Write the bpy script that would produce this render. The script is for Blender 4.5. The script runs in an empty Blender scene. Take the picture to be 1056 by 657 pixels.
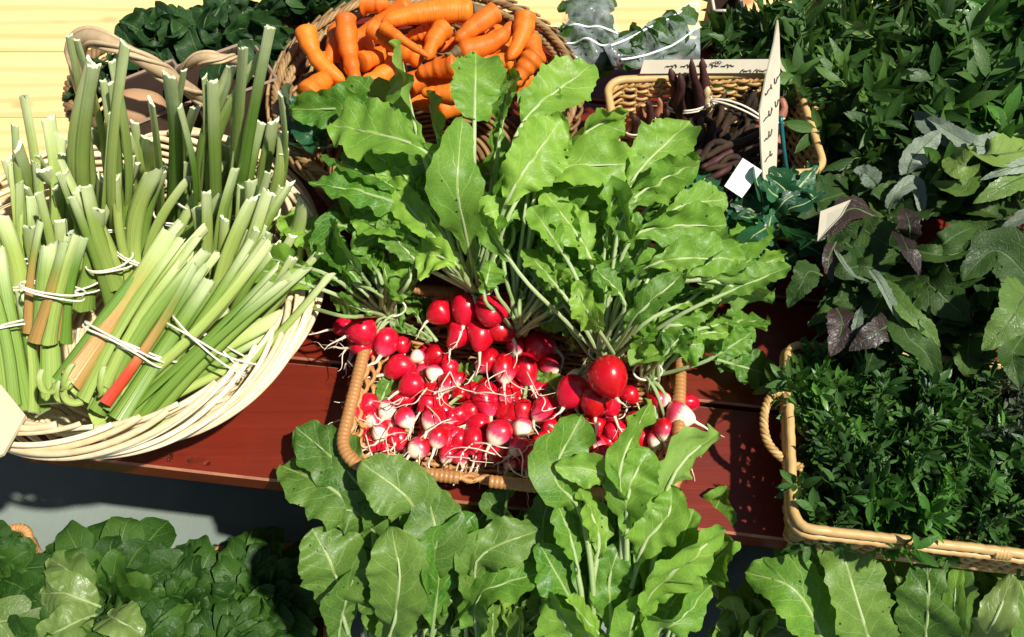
import bpy, math, random
import numpy as np
from mathutils import Vector, Matrix
PI = math.pi
sc = bpy.context.scene
COL = sc.collection
RNG = np.random.default_rng(7)

# ------------------------------------------------------------------ camera
PITCH = math.radians(56.0); DIST = 1.0; FPX = 1000.0
CAM = np.array([0, -DIST*math.cos(PITCH), DIST*math.sin(PITCH)])
FWD = np.array([0, math.cos(PITCH), -math.sin(PITCH)])
UPV = np.array([0, math.sin(PITCH), math.cos(PITCH)])
RGT = np.array([1.0, 0, 0])
def ray(px, py):
    return FWD + RGT*((px-528)/FPX) - UPV*((py-328.5)/FPX)
def W(px, py, z):
    """the point at height z that the photograph shows at px, py"""
    d = ray(px, py); t = (z-CAM[2])/d[2]
    return CAM + d*t
def SCL(p):
    return float((np.asarray(p)-CAM) @ FWD)/FPX
cam_d = bpy.data.cameras.new('camera'); cam = bpy.data.objects.new('camera', cam_d); COL.objects.link(cam)
cam.location = CAM; cam.rotation_euler = (PI/2-PITCH, 0, 0)
cam_d.sensor_width = 36; cam_d.lens = 36*FPX/1056; cam_d.clip_start = .02; cam_d.clip_end = 200
sc.camera = cam
TH = math.radians(-7.0)
EX = np.array([math.cos(TH), math.sin(TH), 0]); EY = np.array([-math.sin(TH), math.cos(TH), 0]); EZ = np.array([0, 0, 1.0])

# ------------------------------------------------------------------ objects
def unit(v):
    v = np.asarray(v, float); n = np.linalg.norm(v, axis=-1, keepdims=True)
    return v/np.maximum(n, 1e-9)
def T(name, label, cat, loc=(0, 0, 0), group=None):
    o = bpy.data.objects.new(name, None); COL.objects.link(o)
    o.location = [float(c) for c in loc]; o.empty_display_size = .02
    o['label'] = label; o['category'] = cat
    if group: o['group'] = group
    return o
def tag(o, label, cat, group=None):
    o['label'] = label; o['category'] = cat
    if group: o['group'] = group
    return o
class MB:
    def __init__(s):
        s.v = []; s.f = []; s.uv = []; s.r = []; s.m = []; s.n = 0
    def add(s, verts, faces, uvs, rnd=(0, 0), mat=0):
        verts = np.asarray(verts, float).reshape(-1, 3); uvs = np.asarray(uvs, float).reshape(-1, 2)
        s.v.append(verts)
        for f in faces:
            s.f.append([i+s.n for i in f]); s.m.append(mat)
        s.uv.append(uvs); s.r.append(np.tile(np.asarray(rnd, float), (len(verts), 1)))
        s.n += len(verts)
    def grid(s, P, rnd=(0, 0), closed_v=False, closed_u=False, mat=0, cap0=False, cap1=False, uscale=1.0):
        P = np.asarray(P, float); nu, nv = P.shape[:2]
        u = np.linspace(0, uscale, nu)[:, None]*np.ones((1, nv)); v = np.ones((nu, 1))*np.linspace(0, 1, nv)[None]
        faces = []
        for i in range(nu if closed_u else nu-1):
            for j in range(nv if closed_v else nv-1):
                a = i*nv+j; b = i*nv+(j+1) % nv; i2 = (i+1) % nu
                faces.append([a, b, i2*nv+(j+1) % nv, i2*nv+j])
        if cap0: faces.append(list(range(nv-1, -1, -1)))
        if cap1: faces.append([(nu-1)*nv+j for j in range(nv)])
        s.add(P.reshape(-1, 3), faces, np.stack([u, v], -1).reshape(-1, 2), rnd, mat)
    def tube(s, path, r, sides=6, closed=False, rnd=(0, 0), mat=0, caps=True, flat=None, up=None):
        path = np.asarray(path, float); n = len(path)
        r = np.broadcast_to(np.asarray(r, float), (n,))
        if closed: t = np.roll(path, -1, 0)-np.roll(path, 1, 0)
        else: t = np.gradient(path, axis=0)
        t = unit(t)
        ref = np.array([0, 0, 1.0]) if up is None else np.asarray(up, float)
        if up is None and abs(t @ ref).mean() > .8: ref = np.array([0.3, 1.0, 0])
        b = unit(np.cross(t, ref)); nn = np.cross(b, t)
        a = np.linspace(0, 2*PI, sides, endpoint=False)
        ka, kb = (1, 1) if flat is None else flat
        P = path[:, None]+r[:, None, None]*(b[:, None]*np.cos(a)[None, :, None]*ka+nn[:, None]*np.sin(a)[None, :, None]*kb)
        s.grid(P, rnd, closed_v=True, closed_u=closed, mat=mat, cap0=caps and not closed, cap1=caps and not closed)
    def box(s, o, ax, ay, az, rnd=(0, 0), mat=0):
        o, ax, ay, az = [np.asarray(k, float) for k in (o, ax, ay, az)]
        c = [o, o+ax, o+ax+ay, o+ay]; c = c+[k+az for k in c]
        for q in ([0, 3, 2, 1], [4, 5, 6, 7], [0, 1, 5, 4], [1, 2, 6, 5], [2, 3, 7, 6], [3, 0, 4, 7]):
            s.add([c[i] for i in q], [[0, 1, 2, 3]], [(0, 0), (1, 0), (1, 1), (0, 1)], rnd, mat)
    def build(s, name, mats, parent=None, smooth=True, origin=None):
        me = bpy.data.meshes.new(name)
        V = np.concatenate(s.v)
        org = np.zeros(3)
        if parent is not None:
            q = parent
            while q is not None: org = org+np.array(q.location); q = q.parent
        if origin is not None: org = np.asarray(origin, float)
        me.from_pydata((V-org).tolist(), [], s.f)
        UV = np.concatenate(s.uv); R = np.concatenate(s.r)
        li = np.empty(len(me.loops), dtype=np.int32); me.loops.foreach_get('vertex_index', li)
        l1 = me.uv_layers.new(name='UVMap'); l1.data.foreach_set('uv', UV[li].astype(np.float32).ravel())
        l2 = me.uv_layers.new(name='R'); l2.data.foreach_set('uv', R[li].astype(np.float32).ravel())
        if not isinstance(mats, (list, tuple)): mats = [mats]
        for m in mats: me.materials.append(m)
        me.polygons.foreach_set('material_index', np.array(s.m, dtype=np.int32))
        me.polygons.foreach_set('use_smooth', np.full(len(s.f), smooth, dtype=bool))
        me.update()
        o = bpy.data.objects.new(name, me); COL.objects.link(o)
        if parent is not None: o.parent = parent
        elif origin is not None: o.location = [float(c) for c in org]
        return o
def curve(pts, n):
    """Catmull-Rom through pts, n samples"""
    p = np.asarray(pts, float)
    if len(p) == 2: return p[0]+(p[1]-p[0])*np.linspace(0, 1, n)[:, None]
    d = np.concatenate([[0], np.cumsum(np.linalg.norm(np.diff(p, axis=0), axis=1))]); d /= d[-1]
    q = np.concatenate([[2*p[0]-p[1]], p, [2*p[-1]-p[-2]]])
    out = []
    for t in np.linspace(0, 1, n):
        i = min(np.searchsorted(d, t, side='right')-1, len(p)-2); i = max(i, 0)
        f = (t-d[i])/max(d[i+1]-d[i], 1e-9)
        a, b, c, e = q[i], q[i+1], q[i+2], q[i+3]
        out.append(.5*((2*b)+(c-a)*f+(2*a-5*b+4*c-e)*f*f+(3*b-a-3*c+e)*f**3))
    return np.array(out)

# ------------------------------------------------------------------ leaves
def prof(style, u):
    u = np.clip(u, 0, 1)
    if style == 'oval':
        return np.clip(np.sin(PI*u**1.18), 0, 1)**.62
    if style == 'radish':
        t = np.clip((u-.26)/.74, 0, 1); w = np.clip(np.sin(PI*t**1.12), 0, 1)**.55*(1-.14*np.clip(np.cos(2*PI*t*2.6+.4), 0, 1))
        low = .34*np.abs(np.sin(PI*u/.17))**.7*(u < .34)*(.45+1.6*u)
        return np.maximum(np.maximum(w, low), .05*(u < .9))
    if style == 'spoon':
        return np.clip(np.sin(PI*u**1.5), 0, 1)**.55*(.55+.45*u)
    if style == 'round':
        return np.clip(np.sin(PI*u**1.05), 0, 1)**.5
    if style == 'shiso':
        return np.clip((u**.5)*(1-u)**.85*1.85, 0, 1.05)
    if style == 'lance':
        return np.clip((u**.75)*(1-u)**.85*2.25, 0, 1)
    if style == 'lobed':
        base = np.clip((u**.6)*(1-u)**.7*1.9, 0, 1)
        return base*(.55+.6*np.abs(np.sin(PI*(u*3.4+.1)))**1.5)
    if style == 'mustard':
        base = np.clip(np.sin(PI*u**1.22), 0, 1)**.55
        return base*(.9+.12*np.sin(2*PI*u*4.3+1)*(1-u*.4))
    if style == 'ellip': return np.clip(np.sin(PI*u**1.15), 0, 1)**.85
    return np.sin(PI*u)
def smooth_noise(rng, n, k):
    x = np.linspace(0, 1, n); o = np.zeros(n)
    for i in range(1, k+1): o += rng.normal()*np.sin(2*PI*(i*x*.8+rng.random()))/i**.5
    return o
def leaf(mb, path, width, tp=0.3, style='radish', fold=.2, ruffle=.12, serr=0.0, nserr=12, roll=0.0, rng=RNG,
         nu=26, nv=8, up=None, tint=None, stalk=None, stalk_r=.0016, rough=.05, cup=0.0):
    """one leaf: a stalk along the first part tp of path, then a folded, ruffled, toothed blade"""
    P = curve(path, 60); P = np.asarray(P)
    d = np.concatenate([[0], np.cumsum(np.linalg.norm(np.diff(P, axis=0), axis=1))]); d /= d[-1]
    u = np.linspace(0, 1, nu+1); u = .5*u+.5*(1-np.cos(PI*u))/2
    t = tp+(1-tp)*u
    C = np.stack([np.interp(t, d, P[:, k]) for k in range(3)], 1)
    tan = unit(np.gradient(C, axis=0))
    if up is None: up = unit(.55*unit(CAM-C.mean(0))+.45*EZ+rng.normal(0, .18, 3))
    side = unit(np.cross(tan, up)); nor = np.cross(side, tan)
    rl = roll+smooth_noise(rng, nu+1, 2)*.16
    s2 = side*np.cos(rl)[:, None]+nor*np.sin(rl)[:, None]; n2 = np.cross(s2, tan)
    v = np.linspace(-1, 1, nv+1); av = np.abs(v)
    wL = prof(style, u)*width/2; wR = prof(style, u)*width/2
    if serr > 0:
        saw = lambda ph: ((u*nserr+ph) % 1.0)
        wL = wL*(1+serr*(saw(0)-.5)); wR = wR*(1+serr*(saw(.37)-.5))
    if serr > 0:                                          # uneven teeth and bites along the margin
        for W_ in (wL, wR):
            m_ = max(6, int(nserr*1.6)); kn = 1+serr*.38*rng.normal(0, 1, m_+1); W_ *= np.clip(np.interp(u, np.linspace(0, 1, m_+1), kn), .8, 1.15)
    k = 1+.06*smooth_noise(rng, nu+1, 4); k2 = 1+.06*smooth_noise(rng, nu+1, 4)
    wL = wL*np.clip(k, .78, 1.2); wR = wR*np.clip(k2, .78, 1.2)
    w = np.where(v[None] < 0, wL[:, None], wR[:, None])
    rfL = ruffle*(smooth_noise(rng, nu+1, 6)*.6+.35*np.sin(2*PI*(u*rng.uniform(6, 9)+rng.random()))*rng.uniform(.3, 1.2)); rfR = ruffle*(smooth_noise(rng, nu+1, 6)*.6+.35*np.sin(2*PI*(u*rng.uniform(6, 9)+rng.random()))*rng.uniform(.3, 1.2))
    rf = np.where(v[None] < 0, rfL[:, None], rfR[:, None])*width*.5*av[None]**1.6
    hgt = w*av[None]*math.sin(fold)-cup*w*av[None]**2+rf
    # quilting between the side veins
    q = u[:, None]*7-av[None]*1.6
    hgt = hgt+rough*width*.12*np.abs(np.sin(PI*q))*av[None]*(1-av[None])*4*np.minimum(1, w/(.2*width))
    for _ in range(5):                                    # puckers over the whole blade
        hgt = hgt+width*.5*ruffle*.16*rng.normal()*np.sin(2*PI*(u[:, None]*rng.uniform(1.5, 5)+v[None]*rng.uniform(-1.6, 1.6)+rng.random()))*np.minimum(1, 3*u*(1.02-u)+.2)[:, None]
    G = C[:, None]+s2[:, None]*(w*v[None]*math.cos(fold))[..., None]+n2[:, None]*hgt[..., None]
    if tint is None: tint = (rng.random(), rng.random())
    uu = u[:, None]*np.ones((1, nv+1)); vv = np.ones((nu+1, 1))*(v*.5+.5)[None]
    fs = []
    m = nv+1
    for i in range(nu):
        for j in range(nv): fs.append([i*m+j, i*m+j+1, (i+1)*m+j+1, (i+1)*m+j])
    mb.add(G.reshape(-1, 3), fs, np.stack([uu, vv], -1).reshape(-1, 2), tint)
    if stalk is not None:
        tt = np.linspace(0, tp+(1-tp)*.82, 16)
        S = np.stack([np.interp(tt, d, P[:, k]) for k in range(3)], 1)
        nn = np.stack([np.interp(tt, t, n2[:, k]) for k in range(3)], 1)
        x = np.clip((tt-tp)/(1-tp), 0, 1)
        rr = stalk_r*(1.0-.72*x)*np.where(tt < tp, 1.0, 1.0)
        S = S-nn*(stalk_r*.25*(x > 0))[:, None]
        stalk.tube(S, rr, 6, rnd=tint, caps=True)
    return C
def mini_leaves(mb, base, d, nrm, L, Wd, rng, style='lance', nu=5, bend=.25, fold=.25, tint=None):
    """many small leaves at once: arrays base, d (direction), nrm, L, Wd"""
    base = np.asarray(base); n = len(base); d = unit(d); nrm = np.asarray(nrm, float)
    s = unit(np.cross(d, nrm)); nn = np.cross(s, d)
    u = np.linspace(0, 1, nu+1); w = prof(style, u)
    w[0] = .06; v = np.array([-1, 0, 1.0])
    bends = bend*rng.normal(.3, 1, n)
    P = np.zeros((n, nu+1, 3, 3))
    for i in range(nu+1):
        cen = base+d*(L*u[i])[:, None]-nn*(bends*L*u[i]**2)[:, None]
        for j in range(3):
            P[:, i, j] = cen+s*(Wd*.5*w[i]*v[j])[:, None]+nn*(Wd*.5*w[i]*abs(v[j])*fold)[:, None]
    fs = []
    for i in range(nu):
        for j in range(2): fs.append([i*3+j, i*3+j+1, (i+1)*3+j+1, (i+1)*3+j])
    uv = np.array([[u[i], v[j]*.5+.5] for i in range(nu+1) for j in range(3)])
    for k in range(n):
        tt = (rng.random(), rng.random()) if tint is None else (np.clip(tint[0]+rng.normal(0, .12), 0, 1), rng.random())
        mb.add(P[k].reshape(-1, 3), fs, uv, tt)
# ------------------------------------------------------------------ materials
class NT:
    def __init__(s, name):
        s.mat = bpy.data.materials.new(name); s.mat.use_nodes = True
        s.t = s.mat.node_tree; s.t.nodes.clear()
        s.out = s.n('ShaderNodeOutputMaterial')
    def n(s, typ, **kw):
        o = s.t.nodes.new(typ)
        for k, v in kw.items(): setattr(o, k, v)
        return o
    def l(s, a, b): s.t.links.new(a, b)
    def set(s, sock, v):
        if isinstance(v, bpy.types.NodeSocket): s.l(v, sock)
        else: sock.default_value = v
    def math(s, op, a, b=None, c=None, clamp=False):
        m = s.n('ShaderNodeMath', operation=op, use_clamp=clamp)
        s.set(m.inputs[0], a)
        if b is not None: s.set(m.inputs[1], b)
        if c is not None: s.set(m.inputs[2], c)
        return m.outputs[0]
    def smooth(s, x, lo, hi, a=0., b=1.):
        m = s.n('ShaderNodeMapRange', interpolation_type='SMOOTHSTEP')
        s.set(m.inputs[0], x); s.set(m.inputs[1], lo); s.set(m.inputs[2], hi); s.set(m.inputs[3], a); s.set(m.inputs[4], b)
        return m.outputs[0]
    def mix(s, f, a, b, blend='MIX'):
        m = s.n('ShaderNodeMix', data_type='RGBA', blend_type=blend)
        s.set(m.inputs[0], f)
        s.set(m.inputs[6], a if isinstance(a, bpy.types.NodeSocket) else (*a, 1))
        s.set(m.inputs[7], b if isinstance(b, bpy.types.NodeSocket) else (*b, 1))
        return m.outputs[2]
    def uv(s, name='UVMap'):
        u = s.n('ShaderNodeUVMap', uv_map=name); x = s.n('ShaderNodeSeparateXYZ'); s.l(u.outputs[0], x.inputs[0])
        return u.outputs[0], x.outputs[0], x.outputs[1]
    def noise(s, vec, scale, detail=3., rough=.5, dist=0.):
        m = s.n('ShaderNodeTexNoise'); s.l(vec, m.inputs['Vector']); m.inputs['Scale'].default_value = scale
        m.inputs['Detail'].default_value = detail; m.inputs['Roughness'].default_value = rough; m.inputs['Distortion'].default_value = dist
        return m.outputs[0]
    def obj(s): return s.n('ShaderNodeTexCoord').outputs['Object']
    def pos(s): return s.n('ShaderNodeNewGeometry').outputs['Position']
    def mapping(s, vec, scale=(1, 1, 1), rot=(0, 0, 0)):
        m = s.n('ShaderNodeMapping'); s.l(vec, m.inputs[0]); m.inputs['Scale'].default_value = scale; m.inputs['Rotation'].default_value = rot
        return m.outputs[0]
    def bump(s, h, strength=.3, dist=.002):
        b = s.n('ShaderNodeBump'); s.l(h, b.inputs['Height']); b.inputs['Strength'].default_value = strength; b.inputs['Distance'].default_value = dist
        return b.outputs[0]
    def pbsdf(s, col, rough=.5, spec=.5, bump=None, **kw):
        p = s.n('ShaderNodeBsdfPrincipled'); s.set(p.inputs['Base Color'], col if isinstance(col, bpy.types.NodeSocket) else (*col, 1))
        s.set(p.inputs['Roughness'], rough); p.inputs['Specular IOR Level'].default_value = spec
        if bump is not None: s.l(bump, p.inputs['Normal'])
        for k, v in kw.items(): s.set(p.inputs[k.replace('_', ' ')], v)
        return p
    def done(s, sh):
        s.l(sh.outputs[0] if hasattr(sh, 'outputs') else sh, s.out.inputs[0]); return s.mat

def mat_leaf(name, ca, cb, vein, under, trans, rough=.42, nvein=7., spots=0.0, veinf=.55, tw=.3, spec=.45, bumps=.5):
    """ca-cb: the range of blade colours from leaf to leaf; under: paler underside; trans: light let through"""
    k = NT(name); uvv, u, v = k.uv(); _, r1, r2 = k.uv('R'); pos = k.pos()
    av = k.math('ABSOLUTE', k.math('MULTIPLY_ADD', v, 2., -1.))
    wob = k.math('MULTIPLY_ADD', k.noise(pos, 60., 2.), .5, -.25)
    nz = k.noise(pos, 45., 4., .6)
    fac = k.math('ADD', k.math('MULTIPLY', r1, .75), k.math('MULTIPLY_ADD', nz, 1.3, -.53), clamp=True)
    col = k.mix(fac, ca, cb)
    old = k.math('MULTIPLY', k.smooth(k.noise(pos, 23., 5., .65), .60, .74), .55); col = k.mix(old, col, (cb[0]*1.35+.01, cb[1]*1.02, cb[2]*.9))
    dk = k.math('MULTIPLY_ADD', r2, .62, .56); hs = k.n('ShaderNodeHueSaturation'); hs.inputs['Saturation'].default_value = 1.; k.l(dk, hs.inputs['Value']); k.l(col, hs.inputs['Color']); k.l(k.math('MULTIPLY_ADD', r2, -.022, .512), hs.inputs['Hue']); col = hs.outputs[0]
    mid = k.smooth(av, .03, k.math('MULTIPLY_ADD', u, -.06, .10), 1., 0.)
    q = k.math('ADD', k.math('SUBTRACT', k.math('MULTIPLY', u, nvein), k.math('MULTIPLY', av, 1.6)), wob)
    fr = k.math('ABSOLUTE', k.math('SUBTRACT', k.math('FRACT', q), .5))
    side = k.math('MULTIPLY', k.smooth(fr, .44, .5), k.math('SUBTRACT', 1., k.math('MULTIPLY', av, .6)))
    vo = k.n('ShaderNodeTexVoronoi', feature='DISTANCE_TO_EDGE'); k.l(pos, vo.inputs['Vector']); vo.inputs['Scale'].default_value = 260.
    net = k.smooth(vo.outputs['Distance'], .0, .09, 1., 0.)
    vm = k.math('MAXIMUM', mid, k.math('MAXIMUM', k.math('MULTIPLY', side, .75), k.math('MULTIPLY', net, .26)))
    col = k.mix(k.math('MULTIPLY', vm, veinf), col, vein)
    if spots > 0:
        sv = k.n('ShaderNodeTexVoronoi'); k.l(pos, sv.inputs['Vector']); sv.inputs['Scale'].default_value = 170.
        sx = k.n('ShaderNodeSeparateColor'); k.l(sv.outputs['Color'], sx.inputs[0])
        dot = k.math('MULTIPLY', k.smooth(sv.outputs['Distance'], .17, .24, 1., 0.), k.math('LESS_THAN', sx.outputs[0], spots))
        col = k.mix(dot, col, (.02, .02, .008))
    bf = k.n('ShaderNodeNewGeometry').outputs['Backfacing']
    colb = k.mix(k.math('MULTIPLY', bf, .65), col, under)
    h = k.math('ADD', k.math('MULTIPLY', vm, -.6), k.math('MULTIPLY', nz, .8))
    bp = k.bump(h, bumps, .0012)
    p = k.pbsdf(colb, k.math('MULTIPLY_ADD', nz, .3, rough-.15), spec, bp)
    tr = k.n('ShaderNodeBsdfTranslucent'); k.l(k.mix(.6, col, trans), tr.inputs[0]); k.l(bp, tr.inputs['Normal'])
    mx = k.n('ShaderNodeMixShader'); mx.inputs[0].default_value = tw
    k.l(p.outputs[0], mx.inputs[1]); k.l(tr.outputs[0], mx.inputs[2])
    return k.done(mx)
def mat_stem(name, ca, cb, pale, rough=.4, tan=None):
    """ribbed stalks; the second random number tints a few tan, orange or red"""
    k = NT(name); uvv, u, v = k.uv(); _, r1, r2 = k.uv('R'); pos = k.pos()
    rib = k.noise(k.mapping(uvv, (.6, 34, 1)), 1., 2.); nz = k.noise(pos, 40., 3.)
    col = k.mix(k.math('ADD', k.math('MULTIPLY', r1, .8), k.math('MULTIPLY_ADD', rib, .7, -.35), clamp=True), ca, cb)
    col = k.mix(k.math('MULTIPLY', k.smooth(u, .68, 1.04), k.math('MULTIPLY_ADD', nz, .8, .2)), col, pale)
    if tan is not None:
        f = k.math('MULTIPLY', k.smooth(r2, .80, .83), k.math('MULTIPLY', k.smooth(u, .9, .35), k.math('MULTIPLY_ADD', nz, .8, .55), clamp=True))
        col = k.mix(f, col, tan[0])
        f2 = k.math('MULTIPLY', k.smooth(r2, .955, .965), k.smooth(u, .45, .2))
        col = k.mix(f2, col, tan[1])
    h = k.math('ADD', k.math('MULTIPLY', rib, .8), k.math('MULTIPLY', nz, .3))
    p = k.pbsdf(col, rough, .45, k.bump(h, .8, .0014))
    p.inputs['Subsurface Weight'].default_value = .12; p.inputs['Subsurface Radius'].default_value = (.004, .006, .002); p.inputs['Subsurface Scale'].default_value = 1.
    return k.done(p)
def mat_simple(name, ca, cb, rough=.5, spec=.4, scale=60., stretch=None, bump=.3, bdist=.001, **kw):
    k = NT(name); uvv, u, v = k.uv(); _, r1, r2 = k.uv('R'); pos = k.pos()
    vec = pos if stretch is None else k.mapping(uvv, stretch)
    nz = k.noise(vec, scale if stretch is None else 1., 4., .6)
    f = k.math('ADD', k.math('MULTIPLY_ADD', r1, .7, -.1), k.math('MULTIPLY_ADD', nz, 1.2, -.4), clamp=True)
    p = k.pbsdf(k.mix(f, ca, cb), rough, spec, k.bump(nz, bump, bdist))
    for kk, vv in kw.items(): p.inputs[kk.replace('_', ' ')].default_value = vv
    return k.done(p)
def mat_radish():
    k = NT('radish_skin'); uvv, u, v = k.uv(); _, r1, r2 = k.uv('R'); pos = k.pos()
    nz = k.noise(pos, 130., 3.); n2 = k.noise(k.mapping(uvv, (1.2, 14, 1)), 1., 3.)
    uu = k.math('ADD', u, k.math('MULTIPLY_ADD', nz, .16, -.08)); uu = k.math('ADD', uu, k.math('MULTIPLY_ADD', n2, .16, -.08))
    f = k.smooth(k.math('SUBTRACT', uu, r1), -.06, .14)
    red = k.mix(k.math('MULTIPLY_ADD', r2, .8, k.math('MULTIPLY_ADD', nz, .5, -.3), clamp=True), (.46, .002, .008), (.64, .006, .035))
    col = k.mix(k.math('MULTIPLY', k.smooth(k.math('SUBTRACT', uu, r1), -.3, .0), .55), red, (.8, .10, .22))
    col = k.mix(f, col, (.86, .74, .55))
    dirt = k.math('MULTIPLY', k.smooth(k.noise(pos, 320., 2.), .66, .74), .35)
    col = k.mix(dirt, col, (.3, .1, .06)); sc2 = k.smooth(k.noise(k.mapping(uvv, (3, 22, 1)), 1., 4., .7), .60, .70); col = k.mix(k.math('MULTIPLY', sc2, .28), col, (.85, .35, .35))
    p = k.pbsdf(col, k.math('MULTIPLY_ADD', nz, .3, .14), .5, k.bump(k.math('ADD', nz, k.math('MULTIPLY', n2, .5)), .12, .001))
    p.inputs['Coat Weight'].default_value = .25; p.inputs['Coat Roughness'].default_value = .12
    return k.done(p)
def mat_carrot():
    k = NT('carrot_skin'); uvv, u, v = k.uv(); _, r1, r2 = k.uv('R'); pos = k.pos()
    rings = k.noise(k.mapping(uvv, (46, 2.2, 1)), 1., 3., .6); nz = k.noise(pos, 55., 4.)
    line = k.smooth(k.noise(k.mapping(uvv, (75, 3, 1)), 1., 1.), .68, .76)
    f = k.math('ADD', k.math('MULTIPLY', r1, .6), k.math('MULTIPLY_ADD', nz, .9, -.35), clamp=True)
    col = k.mix(f, (.60, .105, .006), (.88, .25, .018))
    col = k.mix(k.math('MULTIPLY', line, .6), col, (.36, .07, .008))
    col = k.mix(k.math('MULTIPLY', k.smooth(u, .03, .0), .35), col, (.25, .12, .03))
    soil = k.math('MULTIPLY', k.smooth(k.noise(pos, 150., 5., .7), .55, .72), .4); col = k.mix(soil, col, (.34, .10, .02))
    p = k.pbsdf(col, k.math('MULTIPLY_ADD', nz, .3, .36), .35, k.bump(k.math('SUBTRACT', rings, k.math('MULTIPLY', line, .8)), .55, .0012))
    p.inputs['Subsurface Weight'].default_value = .08; p.inputs['Subsurface Radius'].default_value = (.004, .0015, .0005); p.inputs['Subsurface Scale'].default_value = 1.
    return k.done(p)
def mat_redwood():
    k = NT('red_painted_wood'); uvv, u, v = k.uv(); _, r1, r2 = k.uv('R'); pos = k.pos()
    m = k.mapping(pos, (5, 110, 30), (0, 0, -TH)); g = k.noise(m, 1., 5., .65, .6)
    big = k.noise(pos, 9., 4.); sc_ = k.smooth(k.noise(k.mapping(pos, (14, 160, 60), (0, 0, -TH)), 1., 2.), .7, .78)
    col = k.mix(g, (.085, .0085, .0032), (.20, .019, .0062))
    col = k.mix(k.smooth(big, .45, .7), col, (.10, .009, .0036)); st = k.noise(k.mapping(pos, (9, 26, 9), (0, 0, -TH)), 1., 6., .7, .5); col = k.mix(k.math('MULTIPLY', k.smooth(st, .57, .64), .45), col, (.045, .008, .004))
    col = k.mix(k.math('MULTIPLY', sc_, .3), col, (.3, .06, .03))
    p = k.pbsdf(col, k.math('MULTIPLY_ADD', big, .4, .2), .5, k.bump(k.math('ADD', g, k.math('MULTIPLY', big, .3)), .25, .0012))
    return k.done(p)
def mat_pine():
    k = NT('pine_boards'); uvv, u, v = k.uv(); _, r1, r2 = k.uv('R'); pos = k.pos()
    off = k.n('ShaderNodeCombineXYZ'); k.l(k.math('MULTIPLY', r1, 9.), off.inputs[0]); k.l(k.math('MULTIPLY', r2, 5.), off.inputs[1])
    va = k.n('ShaderNodeVectorMath', operation='ADD'); k.l(pos, va.inputs[0]); k.l(off.outputs[0], va.inputs[1]); pv = va.outputs[0]
    g = k.noise(k.mapping(pv, (1.6, 42, 1)), 1., 5., .6, .7)
    w = k.n('ShaderNodeTexWave', wave_type='BANDS', bands_direction='Y'); k.l(k.mapping(pv, (1.2, 6, 1)), w.inputs[0]); w.inputs['Scale'].default_value = 1.6
    w.inputs['Distortion'].default_value = 5.; w.inputs['Detail'].default_value = 3.
    vo = k.n('ShaderNodeTexVoronoi'); k.l(k.mapping(pv, (4.2, 9, 1)), vo.inputs[0]); vo.inputs['Scale'].default_value = 1.
    knot = k.smooth(vo.outputs['Distance'], .10, .16, 1., 0.)
    col = k.mix(g, (.75, .47, .17), (.87, .66, .33)); col = k.mix(k.math('MULTIPLY', k.smooth(w.outputs[0], .5, 1.), .3), col, (.60, .28, .07))
    col = k.mix(k.math('MULTIPLY', knot, .8), col, (.36, .14, .04))
    p = k.pbsdf(col, .38, .4, k.bump(g, .15, .001)); return k.done(p)
def mat_cloth():
    k = NT('grey_cloth'); pos = k.pos(); n1 = k.noise(pos, 14., 4.); n2 = k.noise(pos, 500., 2.)
    col = k.mix(n1, (.14, .175, .15), (.22, .26, .23))
    p = k.pbsdf(col, .9, .1, k.bump(k.math('ADD', k.math('MULTIPLY', n1, 2.), k.math('MULTIPLY', n2, .2)), .5, .004)); return k.done(p)
def mat_plastic():
    k = NT('clear_plastic'); pos = k.pos(); n1 = k.noise(pos, 30., 4., .6, .5)
    bp = k.bump(n1, .5, .006)
    p = k.pbsdf((.75, .82, .84), .18, .5, bp); t = k.n('ShaderNodeBsdfTransparent'); t.inputs[0].default_value = (.97, 1, 1, 1)
    m = k.n('ShaderNodeMixShader'); k.l(k.smooth(n1, .42, .75, .06, .34), m.inputs[0]); k.l(t.outputs[0], m.inputs[1]); k.l(p.outputs[0], m.inputs[2])
    return k.done(m)
def mat_water():
    k = NT('water'); p = k.pbsdf((1, 1, 1), .02, .5); p.inputs['Transmission Weight'].default_value = 1.; p.inputs['IOR'].default_value = 1.33
    return k.done(p)
M = {}
M['rad_leaf'] = mat_leaf('radish_leaf', (.042, .165, .012), (.23, .43, .048), (.50, .62, .20), (.24, .40, .09), (.34, .66, .03), spots=.05, tw=.27, spec=.32)
M['green'] = mat_leaf('mustard_leaf', (.045, .135, .016), (.17, .29, .045), (.42, .52, .18), (.18, .29, .08), (.26, .50, .03), spots=.08, tw=.24, spec=.3)
M['dark_green'] = mat_leaf('collard_leaf', (.010, .042, .010), (.030, .085, .018), (.10, .18, .06), (.05, .10, .04), (.06, .2, .02), tw=.18, rough=.5, spec=.28, bumps=.9)
M['lettuce'] = mat_leaf('lettuce_leaf', (.016, .064, .007), (.050, .130, .015), (.14, .25, .05), (.10, .20, .04), (.14, .38, .02), rough=.5, tw=.28, spec=.28, bumps=.9)
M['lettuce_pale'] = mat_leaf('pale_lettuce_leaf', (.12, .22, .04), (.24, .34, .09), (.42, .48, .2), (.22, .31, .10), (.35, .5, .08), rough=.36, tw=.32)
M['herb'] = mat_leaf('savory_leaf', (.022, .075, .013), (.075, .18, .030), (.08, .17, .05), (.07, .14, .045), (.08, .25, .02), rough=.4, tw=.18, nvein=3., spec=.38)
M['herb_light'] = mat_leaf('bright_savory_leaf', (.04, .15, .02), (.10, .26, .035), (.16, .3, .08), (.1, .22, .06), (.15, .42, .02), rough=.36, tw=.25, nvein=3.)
M['thyme'] = mat_leaf('thyme_leaf', (.035, .06, .03), (.085, .12, .065), (.12, .16, .09), (.1, .13, .08), (.1, .18, .05), rough=.5, tw=.15, nvein=3.)
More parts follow.
